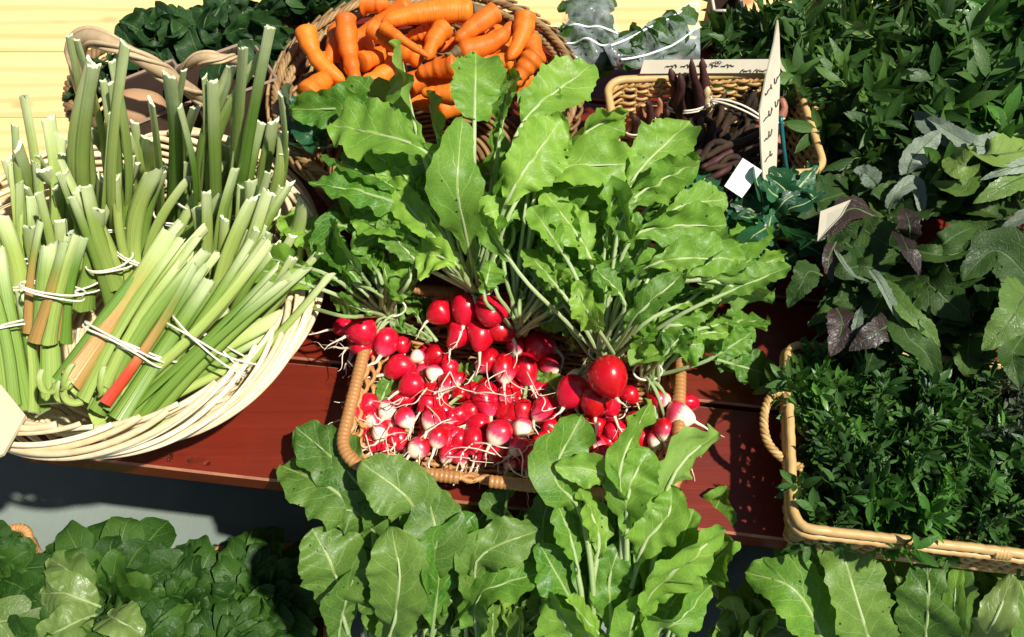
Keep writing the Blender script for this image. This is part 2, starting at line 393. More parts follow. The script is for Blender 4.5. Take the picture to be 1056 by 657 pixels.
M['parsley'] = mat_leaf('pointed_herb_leaf', (.022, .072, .012), (.075, .165, .026), (.11, .2, .06), (.09, .16, .06), (.12, .3, .03), rough=.45, tw=.2, nvein=5., spec=.3)
M['mint'] = mat_leaf('blue_green_leaf', (.012, .075, .030), (.030, .125, .045), (.08, .2, .09), (.10, .18, .10), (.05, .3, .06), rough=.36, tw=.22, nvein=5.)
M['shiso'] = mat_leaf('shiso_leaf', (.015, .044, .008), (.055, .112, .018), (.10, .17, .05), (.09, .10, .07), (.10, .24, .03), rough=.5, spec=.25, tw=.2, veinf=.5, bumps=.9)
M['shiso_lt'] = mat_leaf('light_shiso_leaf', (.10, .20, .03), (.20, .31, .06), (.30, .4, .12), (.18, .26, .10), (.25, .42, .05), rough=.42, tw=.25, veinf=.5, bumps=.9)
M['shiso_dk'] = mat_leaf('purple_shiso_leaf', (.020, .014, .012), (.048, .030, .022), (.07, .045, .04), (.05, .03, .03), (.06, .03, .01), rough=.45, tw=.12, veinf=.5, bumps=.9)
M['shiso_wh'] = mat_leaf('grey_leaf_underside', (.17, .23, .16), (.30, .36, .27), (.12, .19, .11), (.4, .45, .38), (.3, .4, .2), rough=.6, tw=.15, veinf=.7, bumps=.9)
M['stem'] = mat_stem('leaf_stalk', (.28, .40, .14), (.50, .60, .30), (.45, .56, .25))
M['stem_dk'] = mat_stem('dark_stalk', (.05, .10, .03), (.12, .19, .06), (.12, .2, .06))
M['stalk'] = mat_stem('pale_green_stalk', (.10, .215, .020), (.42, .52, .13), (.68, .74, .42), .38, tan=((.44, .24, .07), (.62, .05, .02)))
M['stalk_cut'] = mat_simple('cut_stalk_end', (.55, .62, .38), (.7, .74, .52), .6)
M['radish'] = mat_radish(); M['carrot'] = mat_carrot()
M['root'] = mat_simple('radish_root', (.62, .46, .30), (.85, .76, .62), .5, stretch=(9, 2, 1))
M['crown'] = mat_simple('carrot_crown', (.10, .07, .03), (.22, .17, .06), .7)
M['redwood'] = mat_redwood(); M['pine'] = mat_pine(); M['cloth'] = mat_cloth()
M['willow'] = mat_simple('pale_willow', (.60, .45, .23), (.86, .76, .55), .42, .4, stretch=(30, 3, 1), bump=.3)
M['cane'] = mat_simple('orange_cane', (.34, .15, .045), (.56, .30, .11), .4, .45, stretch=(30, 3, 1), bump=.3)
M['brown_wicker'] = mat_simple('brown_wicker', (.16, .085, .032), (.42, .27, .12), .5, .35, stretch=(30, 3, 1), bump=.3)
M['gold_wicker'] = mat_simple('golden_wicker', (.36, .20, .06), (.62, .42, .17), .45, .4, stretch=(30, 3, 1), bump=.3)
M['rattan'] = mat_simple('light_rattan', (.36, .25, .13), (.58, .45, .27), .5, .35, stretch=(40, 4, 1), bump=.4)
M['band'] = mat_simple('rubber_band', (.70, .64, .50), (.80, .76, .62), .5)
M['card'] = mat_simple('cream_card', (.50, .45, .33), (.66, .61, .48), .7, .2, scale=25., bump=.05)
M['white_card'] = mat_simple('white_card', (.82, .82, .80), (.88, .88, .86), .7, .2, bump=.05)
M['wood_tag'] = mat_simple('cream_painted_wood', (.60, .48, .30), (.68, .56, .37), .5, .3, scale=20., bump=.1)
M['ink'] = mat_simple('dark_ink', (.05, .045, .04), (.08, .07, .06), .7)
M['stake'] = mat_simple('teal_stake', (.01, .10, .10), (.015, .14, .13), .35)
M['box'] = mat_simple('brown_card_box', (.050, .028, .020), (.085, .05, .035), .7, scale=30.)
M['box_rim'] = mat_simple('box_edge', (.25, .17, .12), (.34, .24, .17), .8)
M['potato'] = mat_simple('potato_skin', (.36, .20, .10), (.50, .30, .16), .65, scale=70.)
M['purple_root'] = mat_simple('purple_root_skin', (.026, .010, .010), (.085, .028, .024), .62, .3, scale=70., bump=.6, bdist=.002)
M['brown_root'] = mat_simple('brown_root_skin', (.014, .009, .006), (.06, .034, .019), .75, .2, scale=70., bump=.6, bdist=.002)
M['pink_root'] = mat_simple('pinkish_root_skin', (.26, .09, .055), (.42, .17, .10), .5, .4, scale=70., bump=.4)
M['pale_root'] = mat_simple('pale_root_skin', (.46, .34, .15), (.58, .46, .24), .5, .4, scale=70., bump=.4)
M['plastic'] = mat_plastic(); M['seal'] = mat_simple('bag_seal', (.75, .80, .80), (.85, .88, .88), .3)
M['water'] = mat_water(); M['worn'] = mat_simple('worn_paint_edge', (.11, .010, .004), (.46, .22, .12), .5, .4, scale=38., bump=.4)
# ------------------------------------------------------------------ light
SUN = unit(np.array([.031, -.0175, .060]))
def lights():
    w = bpy.data.worlds.new('World'); sc.world = w; w.use_nodes = True
    nt = w.node_tree; bg = nt.nodes['Background']; sky = nt.nodes.new('ShaderNodeTexSky'); sky.sky_type = 'NISHITA'; sky.sun_disc = False
    el = math.asin(SUN[2]); sky.sun_elevation = el; sky.sun_rotation = math.atan2(SUN[0], SUN[1])
    nt.links.new(sky.outputs[0], bg.inputs[0]); bg.inputs[1].default_value = SKY_STRENGTH
    ld = bpy.data.lights.new('sun', 'SUN'); ld.energy = SUN_STRENGTH; ld.angle = math.radians(1.5); ld.color = (1, .95, .86)
    lo = bpy.data.objects.new('sun', ld); COL.objects.link(lo)
    lo.rotation_euler = Vector([float(c) for c in SUN]).to_track_quat('Z', 'Y').to_euler()
    sc.view_settings.view_transform = 'Standard'; sc.view_settings.look = 'None'; sc.view_settings.exposure = EXPOSURE; sc.view_settings.gamma = 1
SKY_STRENGTH, SUN_STRENGTH, EXPOSURE = .05, 5.0, .45
lights()
def LP(ex, ey, z=0.): return EX*ex+EY*ey+EZ*z

# ------------------------------------------------------------------ ground cloth, pine table, red stand
ZC = -.26
def setting():
    n = 90; mb = MB(); rng = np.random.default_rng(3)
    xs = np.linspace(-2.2, 2.2, n*2); ys = np.linspace(-1.6, .1, n)
    X, Y = np.meshgrid(xs, ys, indexing='ij')
    Z = ZC+.004*np.sin(X*9+Y*4)*np.sin(Y*13-X*3)+.005*np.exp(-((Y+.25-.3*X)/.02)**2)*np.sin(X*5)+.003*np.exp(-((Y+.1+.5*X)/.015)**2)
    mb.grid(np.stack([X, Y, Z], -1))
    tag(mb.build('tablecloth', M['cloth']), 'grey green cloth spread under the red stand and the lettuces', 'tablecloth')
    t = T('pine_table', 'pale yellow pine plank table behind the baskets', 'table', (0, .9, -.13))
    mb = MB(); y = .02
    while y < 2.6:
        w = .135; r = (rng.random(), rng.random())
        mb.box(np.array([-1.9, y, -.155]), [3.8, 0, 0], [0, w-.0015, 0], [0, 0, .025], r); y += w
    mb.build('tabletop', M['pine'], t, smooth=False)
    for x, yy in ((-1.8, .1), (1.72, .1), (-1.8, 2.45), (1.72, 2.45)):
        mb = MB(); mb.box([x, yy, -.75], [.07, 0, 0], [0, .07, 0], [0, 0, .594]); mb.build('leg', M['pine'], t, smooth=False)
    t = T('display_stand', 'dark red painted board stand holding up the baskets', 'display stand', LP(.2, -.1, 0))
    def board(e0, e1, x0=-.447, x1=1.25, th=.024):
        m = MB(); b = .0020; P = []
        prof_ = [(e0+b, 0), (e0, -b), (e0, -th+b), (e0+b, -th), (e1-b, -th), (e1, -th+b), (e1, -b), (e1-b, 0)]
        for ex in np.linspace(x0, x1, 60): P.append([LP(ex, a, zz+(.0006*math.sin(ex*23+e0*40) if zz > -.01 else 0)) for a, zz in prof_])
        m.grid(np.array(P), (rng.random(), rng.random()), closed_v=True, cap0=True, cap1=True)
        o = m.build('board', [M['redwood'], M['worn']], t)
        for i in range(59): o.data.polygons[i*8].material_index = 1; o.data.polygons[i*8+6].material_index = 1
        o.data.polygons.foreach_set('use_smooth', [False]*len(o.data.polygons)); return o
    for e0, e1 in ((-.207, -.079), (-.074, .056), (.061, .191), (.196, .326), (.331, .46)): board(e0, e1)
    for ex in (-.405, .55, 1.15):
        mb = MB(); q = [LP(ex, -.19, -.026), LP(ex, -.10, ZC+.006), LP(ex, .02, ZC+.006), LP(ex, .015, -.12), LP(ex, .44, -.127), LP(ex, .44, -.026)]
        a = [p for p in q]; b = [p+EX*.018 for p in q]; k = len(q)
        mb.add(a+b, [list(range(k-1, -1, -1)), list(range(k, 2*k))]+[[i, (i+1) % k, k+(i+1) % k, k+i] for i in range(k)], [(0, 0)]*(2*k))
        mb.build('side_panel', M['redwood'], t, smooth=False)
    for i, (px, py, r) in enumerate(((62, 461, 3.2), (44, 455, 2.2), (98, 466, 4.5), (112, 463, 3), (148, 466, 5.5), (175, 472, 4), (196, 474, 2.6), (128, 472, 2.4), (214, 478, 3), (84, 459, 2))):
        c = W(px, py, .0); a = np.linspace(0, 2*PI, 20, endpoint=False); rr = r*.001*(1+.18*np.sin(2*a+i)+.1*np.sin(3*a+i*2))
        P = [[c+np.array([math.cos(b)*R*k, math.sin(b)*R*k, .0004+.32*r*.001*math.sqrt(max(0, 1-k*k))]) for b, R in zip(a, rr)] for k in (1, .96, .85, .65, .4, .05)]
        mb = MB(); mb.grid(np.array(P), closed_v=True, cap1=True)
        tag(mb.build('water_drop', M['water'], origin=c), 'clear water drop on the red front board below the stalk basket', 'water drop', 'water drops on the front board')
setting()

# ------------------------------------------------------------------ basket weaving
def ring_round(c, R, n=160, ky=1.0, rot=0.):
    a = np.linspace(0, 2*PI, n, endpoint=False)
    p = np.stack([np.cos(a)*R, np.sin(a)*R*ky], 1); nrm = unit(np.stack([np.cos(a)*ky, np.sin(a)], 1))
    ca, sa = math.cos(rot), math.sin(rot); Rm = np.array([[ca, sa], [-sa, ca]])
    return p@Rm+np.asarray(c)[:2], nrm@Rm
def ring_rect(c, lx, ly, rad, rot, n=220):
    hx, hy = lx/2-rad, ly/2-rad; pts = []; nr = []
    segs = [((hx, -hy), -PI/2), ((hx, hy), 0), ((-hx, hy), PI/2), ((-hx, -hy), PI)]
    for (cx, cy), a0 in segs:
        for a in np.linspace(a0, a0+PI/2, 9):
            pts.append((cx+rad*math.cos(a), cy+rad*math.sin(a))); nr.append((math.cos(a), math.sin(a)))
    pts = np.array(pts); nr = np.array(nr)
    q = np.concatenate([pts, pts[:1]]); nq = np.concatenate([nr, nr[:1]])
    d = np.concatenate([[0], np.cumsum(np.linalg.norm(np.diff(q, axis=0), axis=1))]); s = np.linspace(0, d[-1], n, endpoint=False)
    p = np.stack([np.interp(s, d, q[:, k]) for k in (0, 1)], 1); nn = unit(np.stack([np.interp(s, d, nq[:, k]) for k in (0, 1)], 1))
    ca, sa = math.cos(rot), math.sin(rot); Rm = np.array([[ca, sa], [-sa, ca]])
    return p@Rm+np.asarray(c)[:2], nn@Rm
def at_ring(ring, off, z):
    p, nn = ring; return np.concatenate([p+nn*np.reshape(off, (-1, 1)), np.full((len(p), 1), 0.)+np.reshape(z, (-1, 1))], 1)
def weave(ring, z0, z1, off, rows, nst, r, rng, amp=1.0, sides=5, flat=(1, 1)):
    """weavers in and out of upright stakes: real strands; off(f) is the flare at height f"""
    mb = MB(); n = len(ring[0]); k = np.arange(n)
    for i in range(rows):
        f = (i+.5)/rows; ph = PI*(i % 2)
        o = off(f)+amp*r*1.2*np.sin(nst*PI*k/n+ph)+rng.normal(0, r*.15)
        z = z0+(z1-z0)*f+rng.normal(0, r*.12)+.3*r*np.sin(2*PI*k/n*3+rng.random()*6)
        mb.tube(at_ring(ring, o, z), r*rng.uniform(.85, 1.1), sides, closed=True, rnd=(rng.random(), rng.random()), flat=flat)
    for s in range(nst):
        j = int(s*n/nst)
        P = [np.append(ring[0][j]+ring[1][j]*off(f), z0+(z1-z0)*f) for f in np.linspace(0, 1, 7)]
        mb.tube(P, r*.95, 5, rnd=(rng.random(), rng.random()))
    return mb
def floor_weave(ring, z, rng, r, inset=0.0):
    mb = MB(); p = ring[0]+ring[1]*(-inset); c = p.mean(0); n = len(p)
    mb.add(np.concatenate([np.concatenate([p, np.full((n, 1), z-r)], 1), [[c[0], c[1], z-r]]]), [[i, (i+1) % n, n] for i in range(n)], [(0, 0)]*(n+1), (.2, .2))
    for s in np.linspace(.08, .95, 14):
        q = c+(p-c)*s; mb.tube(np.concatenate([q, np.full((n, 1), z)+0*q[:, :1]], 1), r, 5, closed=True, rnd=(rng.random(), rng.random()))
    return mb
def rope(mb, path, closed, strands, turns, R, r, rng, sides=6, sub=1):
    path = np.asarray(path); n = len(path); t = np.roll(path, -1, 0)-np.roll(path, 1, 0) if closed else np.gradient(path, axis=0)
    t = unit(t); ref = np.array([.02, .03, 1.0]); b = unit(np.cross(t, ref)); m = np.cross(b, t)
    for s in range(strands):
        ph = 2*PI*(turns*np.arange(n)/(n if closed else n-1)+s/strands)
        mb.tube(path+R*(b*np.cos(ph)[:, None]+m*np.sin(ph)[:, None]), r*rng.uniform(.85, 1.1), sides, closed=closed, rnd=(rng.random(), rng.random()))
def wrapped(mb, path, r, rng, pitch=.004, closed=False, ridge=.13, sides=8):
    """a rim wound with flat cane: a ridged tube"""
    path = np.asarray(path); q = np.concatenate([path, path[:1]]) if closed else path
    d = np.concatenate([[0], np.cumsum(np.linalg.norm(np.diff(q, axis=0), axis=1))]); n = int(d[-1]/pitch*4)
    s = np.linspace(0, d[-1], n, endpoint=not closed); P = np.stack([np.interp(s, d, q[:, k]) for k in range(3)], 1)
    rr = r*(1+ridge*(np.abs(np.sin(PI*s/pitch))-.5))
    mb.tube(P, rr, sides, closed=closed, rnd=(rng.random(), rng.random()))
def ring_span(ring, a, b, off, z, n=120):
    """part of a ring between fractions a and b"""
    N = len(ring[0]); i = (np.linspace(a, b, n)*N) % N; i0 = i.astype(int); i1 = (i0+1) % N; f = (i-i0)[:, None]
    p = ring[0][i0]*(1-f)+ring[0][i1]*f; nn = unit(ring[1][i0]*(1-f)+ring[1][i1]*f)
    return np.concatenate([p+nn*np.reshape(off, (-1, 1)), np.zeros((n, 1))+np.reshape(z, (-1, 1))], 1)

# ---- the big round willow basket of stalks
def stalk_basket():
    rng = np.random.default_rng(11); c = (-.368, -.012)
    t = T('wicker_basket', 'large pale willow bowl basket with swept rim holding the green stalks', 'basket', (c[0], c[1], .002))
    ring = ring_round(c, .130, 240)
    off = lambda f: -.01+.035*f**.8
    weave(ring, .006, .062, off, 15, 64, .0021, rng).build('wall', M['willow'], t)
    floor_weave(ring, .006, rng, .002, .012).build('base', M['willow'], t)
    mb = MB(); ns = 46                                   # the swept border: every rod drifts from the lip down to the wall
    for s in range(ns):
        a0 = s/ns+rng.normal(0, .003); n = 70; f = np.linspace(0, 1, n)
        sweep = .27+rng.normal(0, .012)
        o = .041+.020*np.sin(PI*np.clip(f*1.05, 0, 1))**.8-.018*f**2+rng.normal(0, .0022)+.0012*np.sin(f*9+s)
        z = .108-.058*f**1.25+rng.normal(0, .002)
        P = ring_span(ring, a0, a0-sweep, o, z, n)
        mb.tube(P, .0031*rng.uniform(.75, 1.15)*(1-.25*f), 6, rnd=(rng.random(), rng.random()))
    for s in range(30):                                   # inner face of the lip
        a0 = s/30; n = 50; f = np.linspace(0, 1, n)
        P = ring_span(ring, a0, a0-.2, .040-.017*f, .107-.05*f, n); mb.tube(P, .003*rng.uniform(.8, 1.1), 6, rnd=(rng.random(), rng.random()))
    mb.build('rim', M['willow'], t)
    mb = MB()
    rope(mb, at_ring(ring, -.006, .005), True, 3, 30, .0026, .0028, rng)
    mb.build('foot_ring', M['willow'], t)
stalk_basket()

# ---- round brown basket of carrots
CB = np.array([-.09, .205])
def carrot_basket():
    rng = np.random.default_rng(12)
    t = T('wicker_basket', 'round brown wicker basket heaped with orange carrots', 'basket', (CB[0], CB[1], .002))
    ring = ring_round(CB, .125, 220)
    off = lambda f: -.004+.033*f**.9
    weave(ring, .004, .122, off, 24, 40, .0023, rng, 1.2).build('wall', M['brown_wicker'], t)
    floor_weave(ring, .006, rng, .0025, .006).build('base', M['brown_wicker'], t)
    mb = MB(); rope(mb, at_ring(ring, .030, .128), True, 4, 30, .0024, .0022, rng)
    rope(mb, at_ring(ring, .024, .119), True, 3, 40, .0024, .0022, rng)
    for s in range(60):
        f = np.linspace(0, 1, 14); P = ring_span(ring, s/60, s/60+.05, .037+.004*np.sin(PI*f)-.004*f, .131-.022*f, 14); mb.tube(P, .0019, 5, rnd=(rng.random(), rng.random()))
    mb.build('rim', M['brown_wicker'], t)
carrot_basket()

# ---- flat orange tray basket of radishes
RBX0, RBX1, RBY0, RBY1 = -.129, .166, -.204, -.012
RBC = LP((RBX0+RBX1)/2, (RBY0+RBY1)/2)
def radish_basket():
    rng = np.random.default_rng(13)
    t = T('wicker_basket', 'shallow orange cane tray basket with cane-bound rim full of red radishes', 'basket', (RBC[0], RBC[1], .002))
    ring = ring_rect(RBC, RBX1-RBX0-.02, RBY1-RBY0-.02, .018, TH, 260)
    off = lambda f: -.012+.022*f
    weave(ring, .005, .046, off, 8, 60, .0022, rng).build('wall', M['cane'], t)
    mb = MB()                                             # floor of crossing canes
    x0, x1, y0, y1 = RBX0+.018, RBX1-.018, RBY0+.018, RBY1-.018
    for i, y in enumerate(np.arange(y0, y1, .0052)):
        f = np.linspace(x0, x1, 60); mb.tube(np.array([LP(a, y, .006+.0016*math.sin(a*210+PI*(i % 2))) for a in f]), .0021, 5, rnd=(rng.random(), rng.random()))
    for x in np.arange(x0, x1, .015): mb.tube([LP(x, y0, .006), LP(x, y1, .006)], .0018, 5, rnd=(rng.random(), rng.random()))
    mb.build('base', M['cane'], t)
    # the rim: it starts at the front right corner, so find the front side and leave the hand hole's gap open
    P = at_ring(ring, .0115, .050); q = ring[0]; gx = (q-RBC[:2])@EX[:2]; gy = (q-RBC[:2])@EY[:2]
    front = gy < -(RBY1-RBY0)/2+.013
    gap = front & (np.abs(gx+.0255) < .012)
    idx = np.where(~gap)[0]; st = np.where(np.diff(idx) > 1)[0]
    order = np.concatenate([idx[st[0]+1:], idx[:st[0]+1]])
    mb = MB(); wrapped(mb, P[order], .0058, rng, .0042); mb.build('rim', M['cane'], t)
radish_basket()

# ---- herb tray on the right
HX0, HX1, HY0, HY1 = .262, .66, -.224, -.040
def herb_tray():
    rng = np.random.default_rng(14); c = LP((HX0+HX1)/2, (HY0+HY1)/2)
    t = T('wicker_basket', 'shallow tan tray basket with side loop handle packed with dark herbs', 'basket', (c[0], c[1], .002))
    ring = ring_rect(c, HX1-HX0-.012, HY1-HY0-.012, .010, TH, 300)
    weave(ring, .005, .060, lambda f: -.006+.010*f, 9, 90, .0026, rng).build('wall', M['gold_wicker'], t)
    mb = MB(); a, b = HX0+.01, HX1-.01
    for y in np.arange(HY0+.01, HY1-.008, .006): mb.tube([LP(a, y, .005), LP(b, y, .005)], .003, 5, rnd=(rng.random(), rng.random()))
    mb.build('base', M['gold_wicker'], t)
    mb = MB()
    for dz, do, r in ((.066, .005, .0042), (.060, .008, .0030)):
        P = at_ring(ring, do, dz)+rng.normal(0, .00025, (len(ring[0]), 3)); mb.tube(P, r, 7, closed=True, rnd=(.75, rng.random()))
    for s in (.12, .31, .55, .8, .93):                    # lashings
        P = ring_span(ring, s, s+.012, .006, .064, 20); wrapped(mb, P, .0052, rng, .0028)
    mb.build('rim', M['gold_wicker'], t)
    p0 = LP(HX0, -.092, .064); p1 = LP(HX0, -.160, .058)
    m = [p0, LP(HX0-.014, -.098, .066), LP(HX0-.022, -.122, .068), LP(HX0-.018, -.146, .064), p1, LP(HX0+.012, -.163, .058)]
    mb = MB(); rope(mb, curve(m, 80), False, 3, 7, .0021, .0023, rng); mb.build('handle', M['gold_wicker'], t)
herb_tray()

# ---- golden basket of dark roots
RC = np.array([.208, .172, 0]); RROT = math.radians(3.5)
def roots_basket():
    rng = np.random.default_rng(15)
    t = T('wicker_basket', 'small golden rectangular basket holding tied bunches of dark roots', 'basket', (RC[0], RC[1], .002))
    ring = ring_rect(RC, .185, .125, .010, RROT, 260)
    weave(ring, .004, .102, lambda f: -.004+.012*f, 22, 44, .0021, rng).build('wall', M['gold_wicker'], t)
    mb = MB(); ex = np.array([math.cos(RROT), math.sin(RROT), 0]); ey = np.array([-ex[1], ex[0], 0]); c = RC.copy()
    for y in np.arange(-.056, .057, .005): mb.tube([c+ex*-.086+ey*y+EZ*.005, c+ex*.086+ey*y+EZ*.005], .0025, 5, rnd=(rng.random(), rng.random()))
    mb.build('base', M['gold_wicker'], t)
    mb = MB(); mb.tube(at_ring(ring, .010, .106), .0044, 7, closed=True, rnd=(.9, .5)); rope(mb, at_ring(ring, .009, .1), True, 2, 40, .0026, .0022, rng)
    mb.build('rim', M['gold_wicker'], t)
    for s in (-1, 1):
        e = c+ex*(s*.102)
        m = [e+ey*.03+EZ*.100, e+ey*.028+ex*(s*.012)+EZ*.100, e+ex*(s*.017)+EZ*.088, e+ey*-.016+ex*(s*.013)+EZ*.078, e+ey*-.02+EZ*.074]
        mb = MB(); rope(mb, curve(m, 60), False, 2, 5, .0022, .0026, rng); mb.build('handle', M['gold_wicker'], t)
roots_basket()

# ---- the handled basket behind the stalks, with card boxes in it
def back_basket():
    rng = np.random.default_rng(16); c = W(178, 122, .02); c[2] = 0
    t = T('wicker_basket', 'brown basket with thick cane-wound arched handles behind the tall stalks', 'basket', (c[0], c[1], .002))
    ring = ring_round(c, .092, 180)
    weave(ring, .004, .07, lambda f: .006*f, 13, 36, .0024, rng).build('wall', M['brown_wicker'], t)
    floor_weave(ring, .006, rng, .0025, .004).build('base', M['brown_wicker'], t)
    mb = MB(); rope(mb, at_ring(ring, .006, .074), True, 3, 24, .004, .0035, rng); mb.build('rim', M['brown_wicker'], t)
    def handle(pts, R, wr=True):
        mb = MB(); P = curve([W(*p) for p in pts], 120); rr = R*np.interp(np.linspace(0, 1, 120), [0, .25, .5, .8, 1], [.8, 1.15, 1.1, .9, .75])
        mb.tube(P, rr, 10, rnd=(.4, .3))
        for ph in (0, .12, .5):
            n = 120; t_ = unit(np.gradient(P, axis=0)); b = unit(np.cross(t_, EZ)); m = np.cross(b, t_); a = 2*PI*(np.linspace(0, 1.9, n)+ph)
            mb.tube(P+(rr*1.12)[:, None]*(b*np.cos(a)[:, None]+m*np.sin(a)[:, None]), R*.34, 6, rnd=(.8, rng.random()))
        mb.build('handle', M['rattan'], t)
    handle([(97, 128, .09), (84, 92, .15), (78, 52, .20), (92, 38, .22), (125, 50, .22), (160, 70, .20), (196, 92, .16), (228, 118, .10)], .0065)
    handle([(176, 86, .11), (190, 70, .15), (206, 60, .17), (226, 60, .17), (246, 64, .15), (262, 80, .09)], .0045)
    # dark card boxes standing in it
    def boxy(px, py, z, rot, w, d, h, label):
        o = W(px, py, z); b = T('card_box', label, 'box', (o[0], o[1], o[2]-h))
        ex = np.array([math.cos(rot), math.sin(rot), 0]); ey = np.array([-ex[1], ex[0], 0]); k = .003
        m = MB(); base = o-EZ*h
        for (a, u, v) in ((base, ex*w, ey*k), (base+ey*(d-k), ex*w, ey*k), (base+ey*k, ex*k, ey*(d-2*k)), (base+ex*(w-k)+ey*k, ex*k, ey*(d-2*k)), (base+ex*k+ey*k, ex*(w-2*k), ey*(d-2*k))):
            m.box(a, u, v, EZ*(h if a is not base or True else 0) if not (u is not None and abs(np.linalg.norm(u)-(w-2*k)) < 1e-9 and abs(np.linalg.norm(v)-(d-2*k)) < 1e-9) else EZ*k, (rng.random(), .5))
        m.build('wall', M['box'], b, smooth=False)
        m = MB()
        for a, u in ((o, ex*w), (o+ey*d, ex*w), (o, ey*d), (o+ex*w, ey*d)): m.tube([a+EZ*.001, a+u+EZ*.001], .0016, 6, rnd=(rng.random(), .5))
        m.build('edge', M['box_rim'], b, smooth=False)
    boxy(128, 134, .125, math.radians(33), .080, .07, .10, 'front brown card box among the stalks behind the willow basket')
    boxy(205, 112, .13, math.radians(30), .085, .07, .10, 'rear brown card box under the small cane handle')
    p = W(142, 112, .115); rng2 = np.random.default_rng(4); mb = MB(); a = np.linspace(0, 2*PI, 24, endpoint=False)
    P = []
    for f in np.linspace(0, PI, 16):
        P.append([p+np.array([.03*math.cos(f), .023*math.sin(f)*math.cos(b)*(1+.06*math.sin(3*f+b)), .02*math.sin(f)*math.sin(b)*(1+.05*math.cos(2*b+f))]) for b in a])
    mb.grid(np.array(P), (.5, .5), closed_v=True)
    tag(mb.build('potato', M['potato'], origin=p), 'brown potato beside the dark boxes behind the stalks', 'potato')
back_basket()

# ---- cards
def slab(mb, quad, nrm, th, rnd=(.5, .5)):
    q = [np.asarray(p) for p in quad]; b = [p-np.asarray(nrm)*th for p in q]; k = len(q)
    mb.add(q+b, [list(range(k)), list(range(2*k-1, k-1, -1))]+[[i, k+i, k+(i+1) % k, (i+1) % k] for i in range(k)], [(0, 0)]*(2*k), rnd)
def scribble(mb, o, ux, uy, nrm, length, h, rng, r=.0007, words=3):
    """illegible handwriting: small loops and strokes along a line"""
    x = 0
    while x < length:
        w = rng.uniform(.5, .9)*h*rng.integers(3, 6); n = int(w/h*14)+8; f = np.linspace(0, 1, n)
        ph = rng.random()*6; yy = h*.5*np.sin(f*w/h*7+ph)*(.5+.5*np.sin(f*w/h*2.3+ph)); xx = x+f*w+h*.18*np.cos(f*w/h*7+ph)
        P = o+ux*xx[:, None]+uy*yy[:, None]+nrm*.0004
        mb.tube(P, r, 4); x += w+h*.7
def cards():
    rng = np.random.default_rng(21)
    q = [W(660, 76, .114), W(814, 75, .114), W(806, 61, .126), W(664, 62, .126)]
    n = unit(np.cross(q[1]-q[0], q[3]-q[0])); mb = MB(); slab(mb, q, n, .0012)
    c = sum(q)/4
    t = T('price_card', 'long cream card with upside down handwriting laid on the golden basket rim', 'price card', c)
    mb.build('card', M['card'], t, smooth=False)
    m = MB(); ux = unit(q[0]-q[1]); uy = unit(q[0]-q[3])
    scribble(m, W(757, 68, .1208), ux, uy, n, .062, .0042, rng, .0005); scribble(m, W(745, 64.5, .1245), ux, uy, n, .014, .004, rng, .0005); scribble(m, W(792, 73, .1165), ux, uy, n, .022, .004, rng, .0005)
    m.build('writing', M['ink'], t)
    # pointed card on a teal stake, seen nearly edge on
    t = T('price_card', 'cream pointed card with handwriting on a teal stake seen edge-on', 'price card', W(797, 208, .08))
    base = W(797, 206, .10); top = W(802, 22, .235)
    v = top-base; ht = np.linalg.norm(v); v = v/ht
    dep = unit(np.array([-.16, .985, 0.05])); dep = unit(dep-v*(dep@v)); nn = np.cross(dep, v)
    rowz = [(0, .0, .002), (.16, -.0125, .010), (.36, -.016, .011), (.60, -.019, .013), (.76, -.012, .011), (.90, -.0035, .007), (1, .0, .0015)]
    # outline in the plane of the card: (height, near edge, far edge), the near edge turned a little to the left
    mb = MB(); lat = unit(np.cross(v, unit(CAM-base))); out = []
    P = []
    for h, a, b in rowz:
        near = base+v*(h*ht)+lat*0+RGT*a*.95+np.array([0, -abs(a)*1.1, 0]); far = base+v*(h*ht)+RGT*b*.5+np.array([0, b*1.2, 0])
        P.append([near*(1-f)+far*f for f in np.linspace(0, 1, 5)])
    P = np.array(P); n2 = unit(np.cross(P[3, 4]-P[3, 0], v))
    if n2 @ (CAM-base) < 0: n2 = -n2
    Pf = np.concatenate([P, (P-n2*.0014)[:, ::-1]], 1); mb.grid(Pf, (.3, .3), closed_v=True, cap0=True, cap1=True); mb.build('card', M['card'], t, smooth=False)
    m = MB()
    for h, k in ((.66, .9), (.52, 1), (.40, .9), (.28, .7)):
        i = np.interp(h, [r[0] for r in rowz], range(7)); a = P[int(i)]*(1-i % 1)+P[min(int(i)+1, 6)]*(i % 1); ux = a[4]-a[0]; L = np.linalg.norm(ux); ux = ux/L
        scribble(m, a[0]+ux*L*.16+n2*.0003, ux, v, n2, L*.6*k, .007, rng, .00055)
    m.build('writing', M['ink'], t)
    m = MB(); m.tube(curve([W(814, 192, .08), W(809, 160, .12), W(805, 120, .155)], 12), .0022, 8); m.build('stake', M['stake'], t)
    q = [W(747, 192, .122), W(766, 163, .137), W(786, 176, .135), W(765, 204, .121)]; n = unit(np.cross(q[1]-q[0], q[3]-q[0])); n = n if n[2] > 0 else -n
    mb = MB(); slab(mb, q, n, .001); tag(mb.build('paper_slip', M['white_card'], smooth=False, origin=sum(q)/4), 'blank white paper slip leaning below the dark roots', 'paper slip')
    q = [W(843, 248, .115), W(846, 218, .12), W(877, 206, .13), W(868, 222, .128)]; n = unit(np.cross(q[1]-q[0], q[3]-q[0])); n = n if n[2] > 0 else -n
    mb = MB(); slab(mb, q, n, .001); tag(mb.build('paper_slip', M['card'], smooth=False, origin=sum(q)/4), 'cream paper slip half hidden in the dark leaves right of the pointed card', 'paper slip')
    q = [W(-40, 372, .125), W(2, 398, .12), W(26, 428, .115), W(3, 468, .112), W(-50, 492, .112)]; n = unit(np.cross(q[2]-q[0], q[4]-q[0])); n = n if n[2] > 0 else -n
